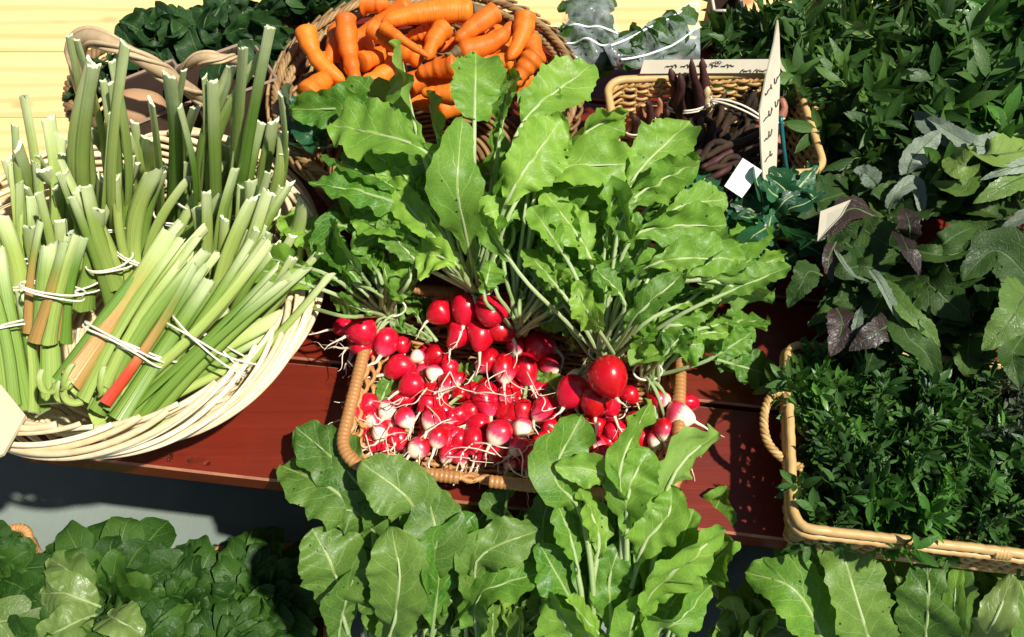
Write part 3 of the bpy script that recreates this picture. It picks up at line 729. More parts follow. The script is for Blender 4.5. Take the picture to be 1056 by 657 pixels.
    mb = MB(); slab(mb, q, n, .004); tag(mb.build('wooden_tag', M['wood_tag'], smooth=False, origin=sum(q)/5), 'cream wooden tag with cut corner against the willow basket', 'wooden tag')
cards()
# ------------------------------------------------------------------ radishes
def px_dir(a_deg):
    """a direction on the ground that reads as the picture angle a (0 right, 90 up)"""
    a = math.radians(a_deg); v = np.array([math.cos(a), math.sin(a)/math.sin(PITCH), 0]); return unit(v)
PLACED = []
def drop(px, py, r, z0, zmax=.16):
    """lowest resting place on the sight line where a ball of r clears the others by most of its size"""
    z = z0
    while z < zmax:
        p = W(px, py, z)
        if all(np.linalg.norm(p-q) > .74*(r+s) for q, s in PLACED): break
        z += .003
    PLACED.append((p, r)); return p
def radish_mesh(p, ax, L, R, white, rng, tip=.1):
    ax = unit(ax); ref = EZ if abs(ax[2]) < .8 else RGT; b = unit(np.cross(ax, ref)); m = np.cross(b, ax)
    mb = MB(); s = np.concatenate([[0, .015, .05], np.linspace(.1, .9, 13), [.95, .985, 1]]); a = np.linspace(0, 2*PI, 22, endpoint=False)
    prof_ = np.clip(np.sin(PI*np.clip(s, 0, 1)**.92), 0, 1)**.52; prof_ = prof_*(1-.12*s); prof_[0] = .12; prof_[-1] = tip
    ir = 1+.07*np.sin(2*a+rng.random()*6)+.045*np.sin(3*a+rng.random()*6)+.015*np.sin(7*a+rng.random()*6); bend = rng.normal(0, .09)
    P = [[p+ax*((f-.5)*L)+(b*math.cos(x)*k+m*math.sin(x))*w*R*q+b*bend*L*math.sin(PI*f) for x, q in zip(a, ir)] for f, w in zip(s, prof_) for k in (1,)]
    mb.grid(np.array(P), (white, rng.random()), closed_v=True, cap0=True, cap1=True); return mb
def root_mesh(p, ax, L, r, dirs, rng, hairs=3):
    mb = MB(); n = 26; f = np.linspace(0, 1, n); d2 = unit(dirs+rng.normal(0, .22, 3)*np.array([1, 1, .5]))
    wig = np.stack([smooth_noise(rng, n, 3) for _ in range(3)], 1)*.035*L*f[:, None]
    P = p+unit(ax)*L*(f*(1-f*.6))[:, None]*.8+d2*(L*.75*f**1.6)[:, None]+wig
    P[:, 2] = np.maximum(P[:, 2], .010)
    mb.tube(P, r*(1-f)**1.5*1.0+.00028, 6, rnd=(rng.random(), rng.random()))
    for h in range(hairs):
        i = rng.integers(2, n-6); l = L*rng.uniform(.12, .4); d = unit(d2+rng.normal(0, .9, 3)); g = np.linspace(0, 1, 9)
        mb.tube(P[i]+d*(l*g)[:, None]+unit(rng.normal(0, 1, 3))*(l*.25*g**2)[:, None], .00032*(1-g*.5), 4, rnd=(rng.random(), rng.random()))
    return mb

def green_leaf(parent, path, wpx, style, tp, mat, smat, rng, tint=None, roll=None, fold=None, ruffle=.26, serr=.13, nserr=14, stalk_r=.0019, cup=0., rough=.06, up=None, nu=38, label=None):
    mb = MB(); sk = MB(); path = [np.asarray(q, float) for q in path]
    mid = path[len(path)//2]; wd = wpx*.9*SCL(path[-1])
    leaf(mb, path, wd, tp, style, rng.uniform(.08, .4) if fold is None else fold, ruffle, serr, nserr, rng.normal(0, .7) if roll is None else roll+rng.normal(0, .15), rng, nu=nu, tint=tint, stalk=sk, stalk_r=stalk_r, cup=cup, rough=rough, up=up)
    o = mb.build('leaf', mat, parent)
    if label: o['label'] = label
    sk.build('stalk', smat, o)
    return o
def hero(parent, pts, wpx, style='radish', tp=.35, mat='rad_leaf', smat='stem', rng=RNG, **kw):
    if mat in ('rad_leaf', 'green') and tp > .15: tp = min(tp+.11, .68); wpx *= 1.16
    return green_leaf(parent, [W(*q) for q in pts], wpx, style, tp, M[mat], M[smat], rng, **kw)
def fan(parent, crown, n, ang, length, tipz, lift, wpx, rng, style='radish', mat='rad_leaf', smat='stem', tp=(.25, .45), spread=5, **kw):
    cx, cy, cz = crown; st0 = style
    for i in range(n):
        style = ('radish', 'oval', 'mustard', 'radish')[rng.integers(0, 4)] if st0 == 'radish' else st0
        a = math.radians(ang[0]+(ang[1]-ang[0])*(i+rng.uniform(.1, .9))/n); L = rng.uniform(*length)
        tx, ty = cx+L*math.cos(a), cy-L*math.sin(a); tz = rng.uniform(*tipz); bx = cx+rng.normal(0, spread)
        mx, my = cx+(tx-cx)*.5+rng.normal(0, 10), cy+(ty-cy)*.55+rng.normal(0, 8)
        mz = cz+(tz-cz)*.55+rng.uniform(*lift)
        green_leaf(parent, [W(bx, cy+rng.normal(0, spread*.3), cz), W(bx+(mx-bx)*.5, cy+(my-cy)*.5, cz+(mz-cz)*.6), W(mx, my, mz), W(tx, ty, tz)], rng.uniform(*wpx), style, rng.uniform(*tp), M[mat], M[smat], rng, **kw)

GR = 'bunches of red radishes in the tray basket'
rr_ = np.random.default_rng(31)
CH, BR = 'cherry', 'breakfast'
# each radish: x, y, radius (px), pointing angle of its root, white share of its tip, length over width
RAD = {
 'A': ('red radish bunch at the back left corner of the orange tray basket', (404, 326, .060), [
   (389.5, 331, 13.5, 215, 1.3, 1.0), (372, 340, 13, 200, 1.3, 1.1), (355, 338, 10, 185, 1.3, 1.15), (398, 353, 13, 250, .78, 1.1), (372, 356, 10, 190, 1.2, 1.1), (385, 361, 9, 240, 1.1, 1.1), (413, 356, 9, 300, 1.3, 1.1)], 195, .066),
 'B': ('glossy round cherry red radish bunch at the back middle of the orange tray', (494, 306, .075), [
   (478, 319, 16, 270, 1.4, 1.0), (508, 318, 15.5, 350, 1.4, 1.0), (452.5, 322, 12, 215, 1.4, 1.05), (517, 338, 14, 320, 1.4, 1.1), (491, 347, 14, 285, 1.35, 1.2), (466.5, 346, 12, 260, 1.4, 1.1)], 250, .085),
 'C': ('pink and white tipped radish bunch left of the middle of the tray', (440, 352, .05), [
   (447, 385, 8, 265, .30, 1.0), (430.5, 368, 7, 200, .2, 1.0), (449, 368, 10.5, 200, 1.0, 1.1), (412, 381, 13, 195, 1.1, 1.2), (464, 381, 9, 240, 1.0, 1.1), (424, 398, 11, 200, .95, 1.15), (457, 396, 8, 270, .6, 1.2), (416, 408, 13, 190, 1.3, 1.2), (449, 409, 15, 260, 1.3, 1.1), (400, 388, 9, 190, 1.1, 1.2), (475, 394, 8.5, 235, .5, 1.2)], 205, .052),
 'D': ('long red radish bunch with brown tips behind the centre of the tray', (533, 344, .055), [
   (521, 380, 11.5, 265, .66, 1.45), (502, 372, 11, 225, .74, 1.3), (531, 357, 9.5, 275, .6, 1.2), (543, 381, 13, 285, .9, 1.4), (557, 357, 13.5, 350, .72, 1.25), (569, 375, 9, 300, .62, 1.2), (505, 412, 12.5, 275, .84, 1.55), (488, 404, 8.5, 255, .9, 1.2), (524, 409, 8.5, 260, .8, 1.2), (557, 404, 9.5, 250, .8, 1.2), (577, 418, 7.5, 260, .45, 1.1)], 260, .056),
 'E': ('small pink radish bunch with white tips in the front left corner of the tray', (384, 448, .02), [
   (379, 416, 10, 170, .66, 1.1), (368.5, 429, 7.5, 185, .5, 1.1), (397.5, 423, 9.5, 255, .30, 1.05), (384, 434, 7, 200, .3, 1.0), (391, 447, 8, 265, .28, 1.05), (402, 436, 7, 290, .5, 1.1), (377, 446, 8, 210, .8, 1.1), (404, 449, 7.5, 300, 1.0, 1.1), (386, 457, 8, 250, 1.1, 1.1), (398, 459, 8, 270, 1.1, 1.1)], 185, .050),
 'F': ('pink radish bunch with long tangled white roots at the middle front of the tray', (455, 425, .02), [
   (446.5, 433, 10.5, 240, .52, 1.2), (419, 431, 9.5, 300, .50, 1.15), (452, 451, 10, 250, .6, 1.15), (431.5, 462, 10, 215, .42, 1.15), (465, 430, 6.5, 260, .7, 1.25), (471, 448, 6.5, 270, .5, 1.1), (488, 455, 12, 275, .9, 1.2), (459.5, 469, 8.5, 265, .6, 1.1), (476, 470, 8.5, 285, .7, 1.1), (486, 424, 9, 250, .85, 1.3), (440, 416, 9, 230, 1.1, 1.2)], 240, .050),
 'G': ('red radish bunch with pale tips in front by the bright green leaves', (545, 425, .02), [
   (515, 447, 11.5, 225, .52, 1.2), (538.5, 441, 9.5, 245, .32, 1.05), (560, 422, 11, 225, .7, 1.35), (540, 423, 9.5, 250, .8, 1.2), (535, 461, 9.5, 220, .55, 1.15), (512, 467, 9.5, 200, .62, 1.2), (548.5, 465, 9.5, 280, .58, 1.2), (525, 477, 7, 250, .5, 1.1), (541, 478, 7.5, 280, .7, 1.1), (566, 441, 8.5, 240, .95, 1.2), (496, 470, 8, 250, .8, 1.2), (560, 456, 9, 270, 1.0, 1.2)], 245, .050),
 'H': ('big round red radish bunch right of centre with tall upright green stalks', (622, 372, .060), [
   (629, 389, 19, 285, 1.35, 1.0), (612, 414, 14.5, 275, 1.2, 1.05), (589, 404, 15.5, 240, 1.35, 1.05), (600, 392, 10.5, 265, .12, .9), (629, 417, 12, 290, 1.3, 1.0), (649, 408, 9, 320, 1.3, 1.1)], 275, .070),
 'I': ('white ended red radish bunch in the right end of the tray', (668, 392, .055), [
   (680, 410, 9.5, 345, .5, 1.2), (703, 426, 12, 330, .34, 1.25), (692, 418, 11, 320, .9, 1.1), (685, 443, 10, 265, .6, 1.2), (676, 454, 9, 260, .42, 1.2), (703, 442, 9, 320, 1.2, 1.0), (692, 452, 8, 280, .5, 1.2)], 300, .056),
 'J': ('dark red radish bunch half hidden by bright front leaves', (622, 452, .03), [
   (624, 474, 13, 265, 1.4, 1.0), (602, 467, 10, 250, 1.4, 1.05), (610, 484, 9, 270, 1.3, 1.0), (640, 468, 10, 290, 1.4, 1.0), (600, 442, 10, 260, 1.3, 1.1), (618, 440, 10, 270, 1.3, 1.0), (636, 446, 11, 280, 1.3, 1.1), (652, 452, 10, 290, .9, 1.2), (585, 452, 9, 250, .8, 1.2), (588, 436, 9, 250, 1.2, 1.1), (655, 434, 9, 300, 1.3, 1.0)], 260, .052),
}
BUNCH = {}
for key, (label, crown, items, rdir, ztop) in RAD.items():
    cw = W(*crown); t = T('radish_bunch', label, 'radish bunch', (cw[0], cw[1], .012), GR); BUNCH[key] = (t, crown)
    for i, (x, y, r, ang, white, asp) in reversed(list(enumerate(items))):
        sc_ = SCL(W(x, y, ztop)); R = r*sc_*1.2; L = 2*R*(.45+.55*asp)
        p = drop(x, y, R, max(R+.008, ztop-.014-.003*i)) if r < 17 else W(x, y, .092)
        if white < 1: white += .11
        toward = unit(CAM-p); fwdness = np.clip((.55-white)*1.3, -.1, .6)
        ax = unit(px_dir(ang)*(1-abs(fwdness)*.7)+toward*fwdness+EZ*-.12)
        o = radish_mesh(p, ax, L, R, white, rr_).build('radish', M['radish'], t)
        tipp = p+ax*L*.49
        rd = unit(px_dir(rdir+rr_.normal(0, 28))+EZ*rr_.uniform(-.25, .1))
        ln = rr_.uniform(.02, .06) if key in 'ACD' else rr_.uniform(.016, .036)
        root_mesh(tipp-ax*.0015, ax, ln, R*(.12 if white > 1 else .15), rd, rr_, int(rr_.integers(2, 6))).build('root', M['root'], o)
        # the green stem stub
        tuft = MB(); hd = p-ax*L*.49
        for q in range(3 if key in 'ABHI' else 0):
            g = np.linspace(0, 1, 7)[:, None]; e = cw+rr_.normal(0, .004, 3); e[2] = max(e[2], .012)
            tuft.tube(hd+(e-hd)*g+EZ*(.008*np.sin(PI*g)), .0013, 5, rnd=(rr_.random(), rr_.random()))
        if tuft.n: tuft.build('stem', M['stem'], o)
    xs, ys = np.mean([q[0] for q in items]), np.mean([q[1] for q in items]); sx, sy = np.std([q[0] for q in items]), np.std([q[1] for q in items])
    for i in range({'C': 12, 'D': 11, 'E': 7, 'F': 11, 'G': 12, 'H': 7, 'J': 9, 'I': 4, 'A': 4}.get(key, 0)):      # the ones underneath
        x, y, r = xs+rr_.normal(0, sx*.9), ys+rr_.normal(0, sy*.9), rr_.uniform(8, 11.5); R = r*SCL(W(x, y, .03))*1.15; p = W(x, y, R+.008); q = (p-RBC)@EY
        p = p+EY*(max(0, -.078-q)-max(0, q-.07)); PLACED.append((p, R*.6)); ang = rr_.uniform(180, 330)
        ax = unit(px_dir(ang)+EZ*rr_.normal(0, .3)); o = radish_mesh(p, ax, 2*R*rr_.uniform(1, 1.35), R, rr_.uniform(.6, 1.3), rr_).build('radish', M['radish'], t)
        root_mesh(p+ax*R, ax, rr_.uniform(.02, .04), R*.13, unit(px_dir(rdir+rr_.normal(0, 40))), rr_, 2).build('root', M['root'], o)
    if key in 'CDFGE':                                    # long fine roots tangled over the bunch
        for i in range(6):
            m = MB()
            it = items[rr_.integers(0, len(items))]; z = ztop+rr_.uniform(-.004, .010); a = math.radians(rr_.uniform(150, 345)); l = rr_.uniform(25, 62); x, y = it[0], it[1]
            m.tube(curve([W(x, y+2, z-.004), W(x+l*.35*math.cos(a)+rr_.normal(0, 4), y-l*.35*math.sin(a)+rr_.normal(0, 4), z+.004), W(x+l*.7*math.cos(a)+rr_.normal(0, 5), y-l*.7*math.sin(a)*.8+rr_.normal(0, 5), z), W(x+l*math.cos(a+.3), min(y-l*math.sin(a+.3)*.7, 480), z-.010)], 20), np.linspace(.00080, .00022, 20), 5, rnd=(rr_.random(), .5)); m.build('fine_root', M['root'], t)
    if key in 'ABDHI':
        m = MB(); a = np.linspace(0, 2*PI, 28, endpoint=False)
        P = [W(crown[0], crown[1]-9, crown[2]+.014)+np.array([math.cos(b)*.013, math.sin(b)*.004, math.sin(b)*.009]) for b in a]; m.tube(P, .0011, 6, closed=True, rnd=(.5, .5)); m.build('band', M['band'], t)

# ---- radish greens
r1 = np.random.default_rng(41)
t, c = BUNCH['A']
fan(t, c, 22, (75, 172), (60, 180), (.06, .14), (.02, .06), (32, 52), r1, tp=(.48, .68), ruffle=.24, serr=.14)
for pts, w, kw in [
 ([(404, 322, .07), (392, 285, .12), (378, 268, .13), (362, 312, .09)], 34, {}),
 ([(404, 322, .07), (405, 290, .12), (430, 272, .14), (398, 316, .09)], 30, {}),
 ([(404, 322, .07), (385, 260, .12), (345, 232, .15), (332, 285, .11)], 40, {}),
 ([(406, 322, .07), (400, 250, .13), (380, 215, .16), (350, 210, .15)], 42, {}),
 ([(406, 322, .07), (410, 250, .13), (400, 200, .16), (372, 178, .15)], 46, {}),
 ([(406, 322, .07), (418, 260, .13), (425, 220, .16), (442, 180, .16)], 48, {})]: hero(t, pts, w, rng=r1, **kw)
t, c = BUNCH['B']
fan(t, c, 34, (60, 145), (80, 200), (.09, .19), (.01, .05), (32, 54), r1, tp=(.48, .68), ruffle=.26, serr=.14)
for pts, w, st, tp, kw in [
 ([(492, 302, .08), (470, 240, .14), (440, 158, .215), (342, 128, .205)], 66, 'radish', .42, dict(roll=.25, tint=(.8, .5))),
 ([(490, 302, .08), (462, 230, .15), (430, 140, .21), (412, 48, .215)], 56, 'radish', .45, dict(tint=(.75, .5))),
 ([(496, 302, .08), (490, 210, .17), (489, 140, .225), (491, 54, .235)], 52, 'round', .60, dict(tint=(.75, .4), fold=.08, roll=0.)),
 ([(494, 300, .085), (480, 240, .17), (472, 190, .22), (477, 122, .24)], 62, 'radish', .12, dict(tint=(.95, .2), ruffle=.2, roll=-.1)),
 ([(500, 302, .08), (515, 230, .16), (535, 185, .20), (580, 122, .215)], 60, 'oval', .42, dict(tint=(.95, .7), fold=.1, roll=-.15)),
 ([(500, 300, .08), (520, 200, .16), (540, 125, .20), (612, 66, .20)], 54, 'oval', .5, dict(tint=(.85, .7), roll=.2)),
 ([(498, 300, .08), (510, 200, .16), (515, 140, .20), (528, 78, .20)], 44, 'radish', .5, {}),
 ([(490, 302, .08), (465, 245, .15), (430, 205, .17), (372, 208, .17)], 40, 'radish', .35, dict(tint=(.9, .4))),
 ([(490, 302, .08), (455, 270, .13), (410, 235, .15), (362, 258, .14)], 38, 'radish', .35, {}),
 ([(492, 302, .08), (468, 285, .13), (440, 264, .15), (403, 308, .11)], 26, 'radish', .55, dict(tint=(.9, .4))),
 ([(488, 302, .08), (440, 200, .14), (395, 160, .17), (338, 188, .15)], 44, 'radish', .4, {}),
 ([(490, 302, .08), (440, 190, .14), (400, 110, .18), (330, 105, .17)], 44, 'oval', .5, dict(tint=(.1, .5))),
 ([(490, 302, .08), (440, 190, .14), (400, 120, .18), (300, 112, .17)], 40, 'oval', .55, dict(tint=(.05, .5))),
 ([(494, 302, .08), (478, 230, .16), (450, 170, .19), (402, 178, .18)], 42, 'oval', .4, {}),
 ([(496, 302, .08), (510, 220, .15), (525, 180, .19), (545, 170, .19)], 42, 'radish', .3, {}),
 ([(494, 302, .08), (486, 250, .14), (500, 222, .17), (530, 215, .165)], 38, 'radish', .3, {})]: hero(t, pts, w, st, tp, rng=r1, **kw)
fan(t, (480, 280, .10), 14, (100, 158), (90, 185), (.12, .18), (.01, .04), (32, 48), r1, tp=(.48, .68), ruffle=.26, serr=.14)
for x, y, w in ((352, 112, 40), (330, 160, 42), (372, 150, 46), (405, 120, 44), (440, 95, 40), (318, 188, 40)):
    hero(t, [(488, 300, .08), (465, 240, .14), ((x+470)/2, (y+220)/2, .18), (x, y, .185)], w, 'mustard', .45, rng=r1)
t, c = BUNCH['D']
fan(t, c, 30, (30, 112), (45, 190), (.06, .15), (.0, .03), (30, 48), r1, tp=(.48, .68), ruffle=.24, serr=.14)
for pts, w, st, tp, kw in [
 ([(535, 340, .06), (545, 250, .13), (565, 180, .18), (665, 168, .185)], 58, 'oval', .42, dict(tint=(.85, .7), roll=.2)),
 ([(535, 340, .06), (550, 240, .13), (590, 150, .18), (648, 115, .19)], 52, 'oval', .5, dict(tint=(.6, .7))),
 ([(537, 340, .06), (556, 270, .12), (575, 200, .16), (645, 190, .17)], 44, 'radish', .35, {}),
 ([(537, 340, .06), (560, 290, .11), (575, 250, .14), (590, 210, .16)], 50, 'oval', .3, dict(tint=(.2, .4))),
 ([(537, 340, .06), (552, 300, .10), (560, 270, .12), (590, 300, .11)], 44, 'radish', .3, {}),
 ([(530, 340, .06), (535, 270, .12), (555, 130, .19), (570, 85, .20)], 40, 'oval', .6, {})]: hero(t, pts, w, st, tp, rng=r1, **kw)
fan(t, (556, 318, .03), 14, (25, 130), (25, 65), (.03, .06), (.0, .015), (24, 36), r1, tp=(.2, .35), spread=12)
t, c = BUNCH['H']
fan(t, (612, 350, .045), 16, (20, 165), (25, 75), (.05, .09), (.0, .02), (24, 36), r1, tp=(.25, .4), spread=16)
fan(t, c, 42, (26, 132), (70, 235), (.08, .18), (.0, .04), (30, 50), r1, tp=(.5, .70), spread=9, ruffle=.22, serr=.14)
for pts, w, st, tp, kw in [
 ([(626, 368, .07), (650, 320, .12), (690, 292, .16), (740, 290, .17), (795, 312, .13)], 44, 'radish', .42, dict(tint=(.9, .3), stalk_r=.0024)),
 ([(624, 368, .07), (640, 310, .12), (680, 270, .17), (770, 268, .16)], 50, 'radish', .35, dict(tint=(.9, .3))),
 ([(622, 368, .07), (632, 300, .12), (660, 240, .17), (750, 232, .16)], 54, 'radish', .38, dict(tint=(.85, .3))),
 ([(622, 368, .07), (630, 290, .13), (650, 210, .18), (722, 165, .18)], 56, 'radish', .4, dict(tint=(.7, .3))),
 ([(620, 368, .07), (630, 280, .13), (650, 190, .18), (712, 125, .19)], 60, 'radish', .45, dict(tint=(.9, .5))),
 ([(618, 368, .07), (622, 280, .13), (635, 200, .18), (650, 250, .165)], 46, 'radish', .3, dict(tint=(.9, .3))),
 ([(618, 368, .07), (612, 300, .12), (606, 260, .15), (560, 195, .17)], 48, 'oval', .4, {}),
 ([(620, 368, .07), (622, 330, .10), (625, 300, .13), (630, 262, .14)], 44, 'oval', .3, dict(tint=(.5, .3))),
 ([(620, 368, .07), (608, 330, .10), (600, 310, .12), (612, 282, .13)], 40, 'oval', .3, dict(tint=(.8, .3))),
 ([(622, 368, .07), (648, 330, .11), (660, 290, .14), (700, 262, .15)], 46, 'radish', .3, dict(tint=(.6, .3))),
 ([(626, 368, .07), (660, 300, .12), (700, 260, .15), (760, 250, .14)], 48, 'radish', .4, {}),
 ([(624, 368, .07), (640, 300, .12), (690, 220, .16), (750, 205, .15)], 44, 'radish', .5, {})]: hero(t, pts, w, st, tp, rng=r1, **kw)
t, c = BUNCH['I']
fan(t, c, 16, (20, 110), (60, 150), (.05, .12), (.0, .03), (34, 50), r1, tp=(.45, .6), spread=9)
for pts, w, st, tp, kw in [
 ([(670, 392, .06), (680, 350, .10), (692, 335, .12), (714, 345, .11), (650, 378, .10)], 30, 'radish', .3, dict(tint=(.9, .3))),
 ([(672, 392, .06), (700, 350, .09), (740, 335, .09), (790, 330, .07)], 46, 'radish', .4, dict(tint=(.5, .3))),
 ([(672, 392, .06), (695, 370, .06), (725, 368, .05), (797, 387, .012)], 40, 'radish', .45, dict(tint=(.1, .3))),
 ([(672, 392, .06), (695, 360, .07), (735, 350, .05), (772, 375, .014)], 44, 'radish', .35, dict(tint=(.15, .3))),
 ([(670, 392, .06), (690, 330, .10), (715, 300, .13), (765, 310, .12)], 44, 'radish', .35, dict(tint=(.8, .3)))]: hero(t, pts, w, st, tp, rng=r1, **kw)
t, c = BUNCH['C']; fan(t, c, 5, (95, 150), (40, 80), (.03, .05), (0, .01), (24, 34), r1)
t, c = BUNCH['E']; fan(t, c, 3, (60, 110), (40, 70), (.02, .03), (0, .005), (24, 34), r1)
t, c = BUNCH['F']; fan(t, c, 3, (60, 110), (40, 60), (.02, .03), (0, .005), (24, 34), r1)
t, c = BUNCH['G']; fan(t, c, 3, (60, 110), (40, 60), (.02, .03), (0, .005), (24, 34), r1)

# ------------------------------------------------------------------ carrots
def carrot(x1, y1, x2, y2, r, z1, z2, label, crown=False, blunt=.42, group=None):
    rng = np.random.default_rng(int(x1*7+y1*3)); a = W(x1, y1, z1); b = W(x2, y2, z2); R = r*1.10*SCL(a)
    t = T('carrot', label, 'carrot', (a+b)/2, group)
    L = np.linalg.norm(b-a); n = 34; f = np.linspace(0, 1, n); d = (b-a)/L; s = unit(np.cross(d, EZ))
    P = a+(b-a)*f[:, None]+s*(rng.normal(0, .05)*L*np.sin(PI*f))[:, None]+EZ*(rng.normal(.01, .03)*L*np.sin(PI*f))[:, None]
    w = np.minimum(1, (f/.06+.02))**.45*(1-(1-blunt)*f**1.3)*np.minimum(1, ((1-f)/.10+.004))**.5*(1+.05*smooth_noise(rng, n, 7))
    mb = MB(); mb.tube(P, R*w, 18, rnd=(rng.random(), rng.random())); mb.build('root', M['carrot'], t)
    if crown:
        m = MB(); g = np.linspace(0, 1, 6); m.tube(a-d*(g*R*.75)[:, None]+d*.0008, R*np.array([.55, .5, .42, .36, .34, .2]), 10, rnd=(.3, .3))
        for q in range(5):
            m.tube([a, a-d*R*rng.uniform(.8, 1.2)+rng.normal(0, R*.25, 3)], .0012, 5, rnd=(.8, .3))
        m.build('crown', M['crown'], t)
for args in [
 (314, 27, 356, 84, 11, .160, .135, 'long carrot at the left of the basket slanting down to the right'),
 (356, 14, 368, 86, 11, .165, .140, 'thick bent carrot standing second from the left in the basket'),
 (424, 2, 350, 47, 11, .150, .120, 'fat carrot lying behind, from the back rim down to the left'),
 (489, 11, 392, 24, 13, .160, .160, 'biggest carrot lying level across the back with a dark crown', True),
 (380, 27, 414, 54, 10.5, .165, .150, 'carrot in the middle slanting right beside the thin one'),
 (393, 26, 443, 59, 6, .175, .165, 'thinnest carrot lying on top in the middle'),
 (452, 27, 420, 38, 10, .140, .130, 'short carrot behind the thin carrot'),
 (461, 26, 441, 62, 11, .150, .140, 'carrot standing in the middle behind the thin one\'s tip'),
 (513, 11, 469, 43, 11, .170, .160, 'carrot at the upper right slanting down left to a cut end'),
 (472, 53, 533, 22, 11.5, .155, .155, 'carrot with dark crown pointing up to the right rim', True),
 (542, 14, 524, 62, 10.5, .165, .150, 'carrot standing steeply near the right rim'),
 (555, 54, 529, 90, 11.5, .155, .135, 'blunt carrot lowest at the right rim with a creased top'),
 (531, 64, 500, 66, 10.5, .140, .135, 'short carrot lying level beside the single round leaf'),
 (474, 66, 430, 76, 12.5, .145, .130, 'thick carrot lying level under the dark crown'),
 (472, 96, 434, 95, 10, .125, .120, 'carrot at the front showing between the green leaves'),
 (315, 98, 350, 76, 12, .140, .130, 'short thick carrot lying at the left rim'),
 (322, 104, 352, 96, 10, .130, .120, 'carrot with dark stem end low at the left rim', True),
 (332, 122, 364, 100, 11, .125, .125, 'lowest carrot at the front left by the dark leaf'),
 (372, 64, 396, 60, 10, .140, .130, 'carrot lying level behind the leaf tops left of centre'),
 (384, 46, 360, 50, 10, .135, .130, 'dark shaded carrot end under the bent carrot'),
 (376, 104, 345, 90, 9, .125, .120, 'carrot tip between the curled leaf and the wide pale leaf'),
 (374, 3, 402, 4, 11, .150, .150, 'carrot end poking over the back rim'),
 (329, 66, 350, 60, 9, .130, .120, 'small carrot end below the long slanting carrot'),
 (480, 33, 515, 36, 9, .135, .130, 'carrot lying deep under the upper right carrots')]:
    carrot(*args)
for i, (x1, y1, x2, y2, z) in enumerate([(420, 70, 380, 80, .10), (500, 80, 455, 85, .10), (520, 40, 560, 70, .10), (340, 40, 390, 70, .105), (400, 15, 450, 18, .11), (330, 90, 380, 110, .09), (480, 60, 540, 50, .10), (430, 45, 480, 40, .105), (410, 100, 470, 110, .09), (350, 70, 420, 55, .10), (490, 20, 545, 30, .10), (345, 105, 400, 118, .105), (400, 60, 350, 62, .115), (450, 115, 520, 105, .105), (500, 45, 445, 50, .12), (548, 78, 505, 98, .11), (420, 88, 470, 82, .115), (325, 80, 360, 118, .10), (350, 30, 332, 70, .13), (410, 66, 372, 84, .125), (518, 32, 498, 70, .14), (455, 8, 408, 20, .13), (436, 60, 402, 44, .13), (505, 96, 470, 76, .115), (400, 96, 352, 108, .115), (545, 40, 560, 66, .13)]):
    carrot(x1, y1, x2, y2, 11, z, z, 'carrot buried in the heap, only small parts showing between others', group='buried carrots')

# ------------------------------------------------------------------ stalk bunches
def stalk_mesh(p0, p1, w, rng, rnd, curl=0.):
    n = 16; f = np.linspace(0, 1, n); d = p1-p0; L = np.linalg.norm(d); d = d/L
    tocam = unit(CAM-(p0+p1)/2); s = unit(np.cross(d, tocam)); o = np.cross(s, d); tw = rng.uniform(-1.1, 1.1)
    s, o = s*math.cos(tw)+o*math.sin(tw), -s*math.sin(tw)+o*math.cos(tw)
    bend = rng.normal(0, .035)*L; b2 = rng.normal(0, .035)*L
    C = p0+(p1-p0)*f[:, None]+s*(bend*np.sin(PI*f))[:, None]+o*(b2*np.sin(PI*f))[:, None]
    a = np.linspace(0, 2*PI, 20, endpoint=False); ww = w*.5*(1.12-.25*f)*(1+.03*smooth_noise(rng, n, 3))
    ww = ww*(1+.22*np.exp(-f*9))
    # crescent: round ribbed back, hollowed front
    x = np.cos(a); y = np.where(np.sin(a) > 0, np.sin(a)*.58, np.sin(a)*.30+.38*(1-x**2)*0.9*(np.sin(a) < 0))
    y = np.where(np.sin(a) > 0, y*(1+.13*np.cos(9*a)), y); x = x*(1+.05*np.cos(9*a))
    P = C[:, None]+s*(x[None]*ww[:, None])[..., None]+o*(y[None]*ww[:, None])[..., None]
    sl = rng.normal(0, .7); P[-1] += d*((x*sl*.6+rng.normal(0, .16, 20))*w*.5)[:, None]; P[0] += d*(x*w*.5*rng.normal(0, .3))[:, None]
    mb = MB(); k = P.shape[1]
    mb.grid(P, rnd, closed_v=True)
    mb.add(P[-1], [list(range(k))], [(1, .5)]*k, rnd, 1); mb.add(P[0], [list(range(k-1, -1, -1))], [(0, .5)]*k, rnd, 1)
    return mb, C, o
def curl_mesh(p, d, w, rng, tint):
    """a split base curling over"""
    mb = MB(); n = 18; f = np.linspace(0, 1, n); up = unit(EZ+rng.normal(0, .3, 3)); d = unit(d)
    a = f*rng.uniform(2.6, 4.2); R = w*rng.uniform(.7, 1.1)
    P = p+d*(R*np.sin(a))[:, None]+up*(R*(1-np.cos(a)))[:, None]
    mb.tube(P, w*.28*(1-.4*f), 8, rnd=tint, flat=(1.3, .5)); return mb
GS = 'tied bunches of pale green stalks in the willow basket'
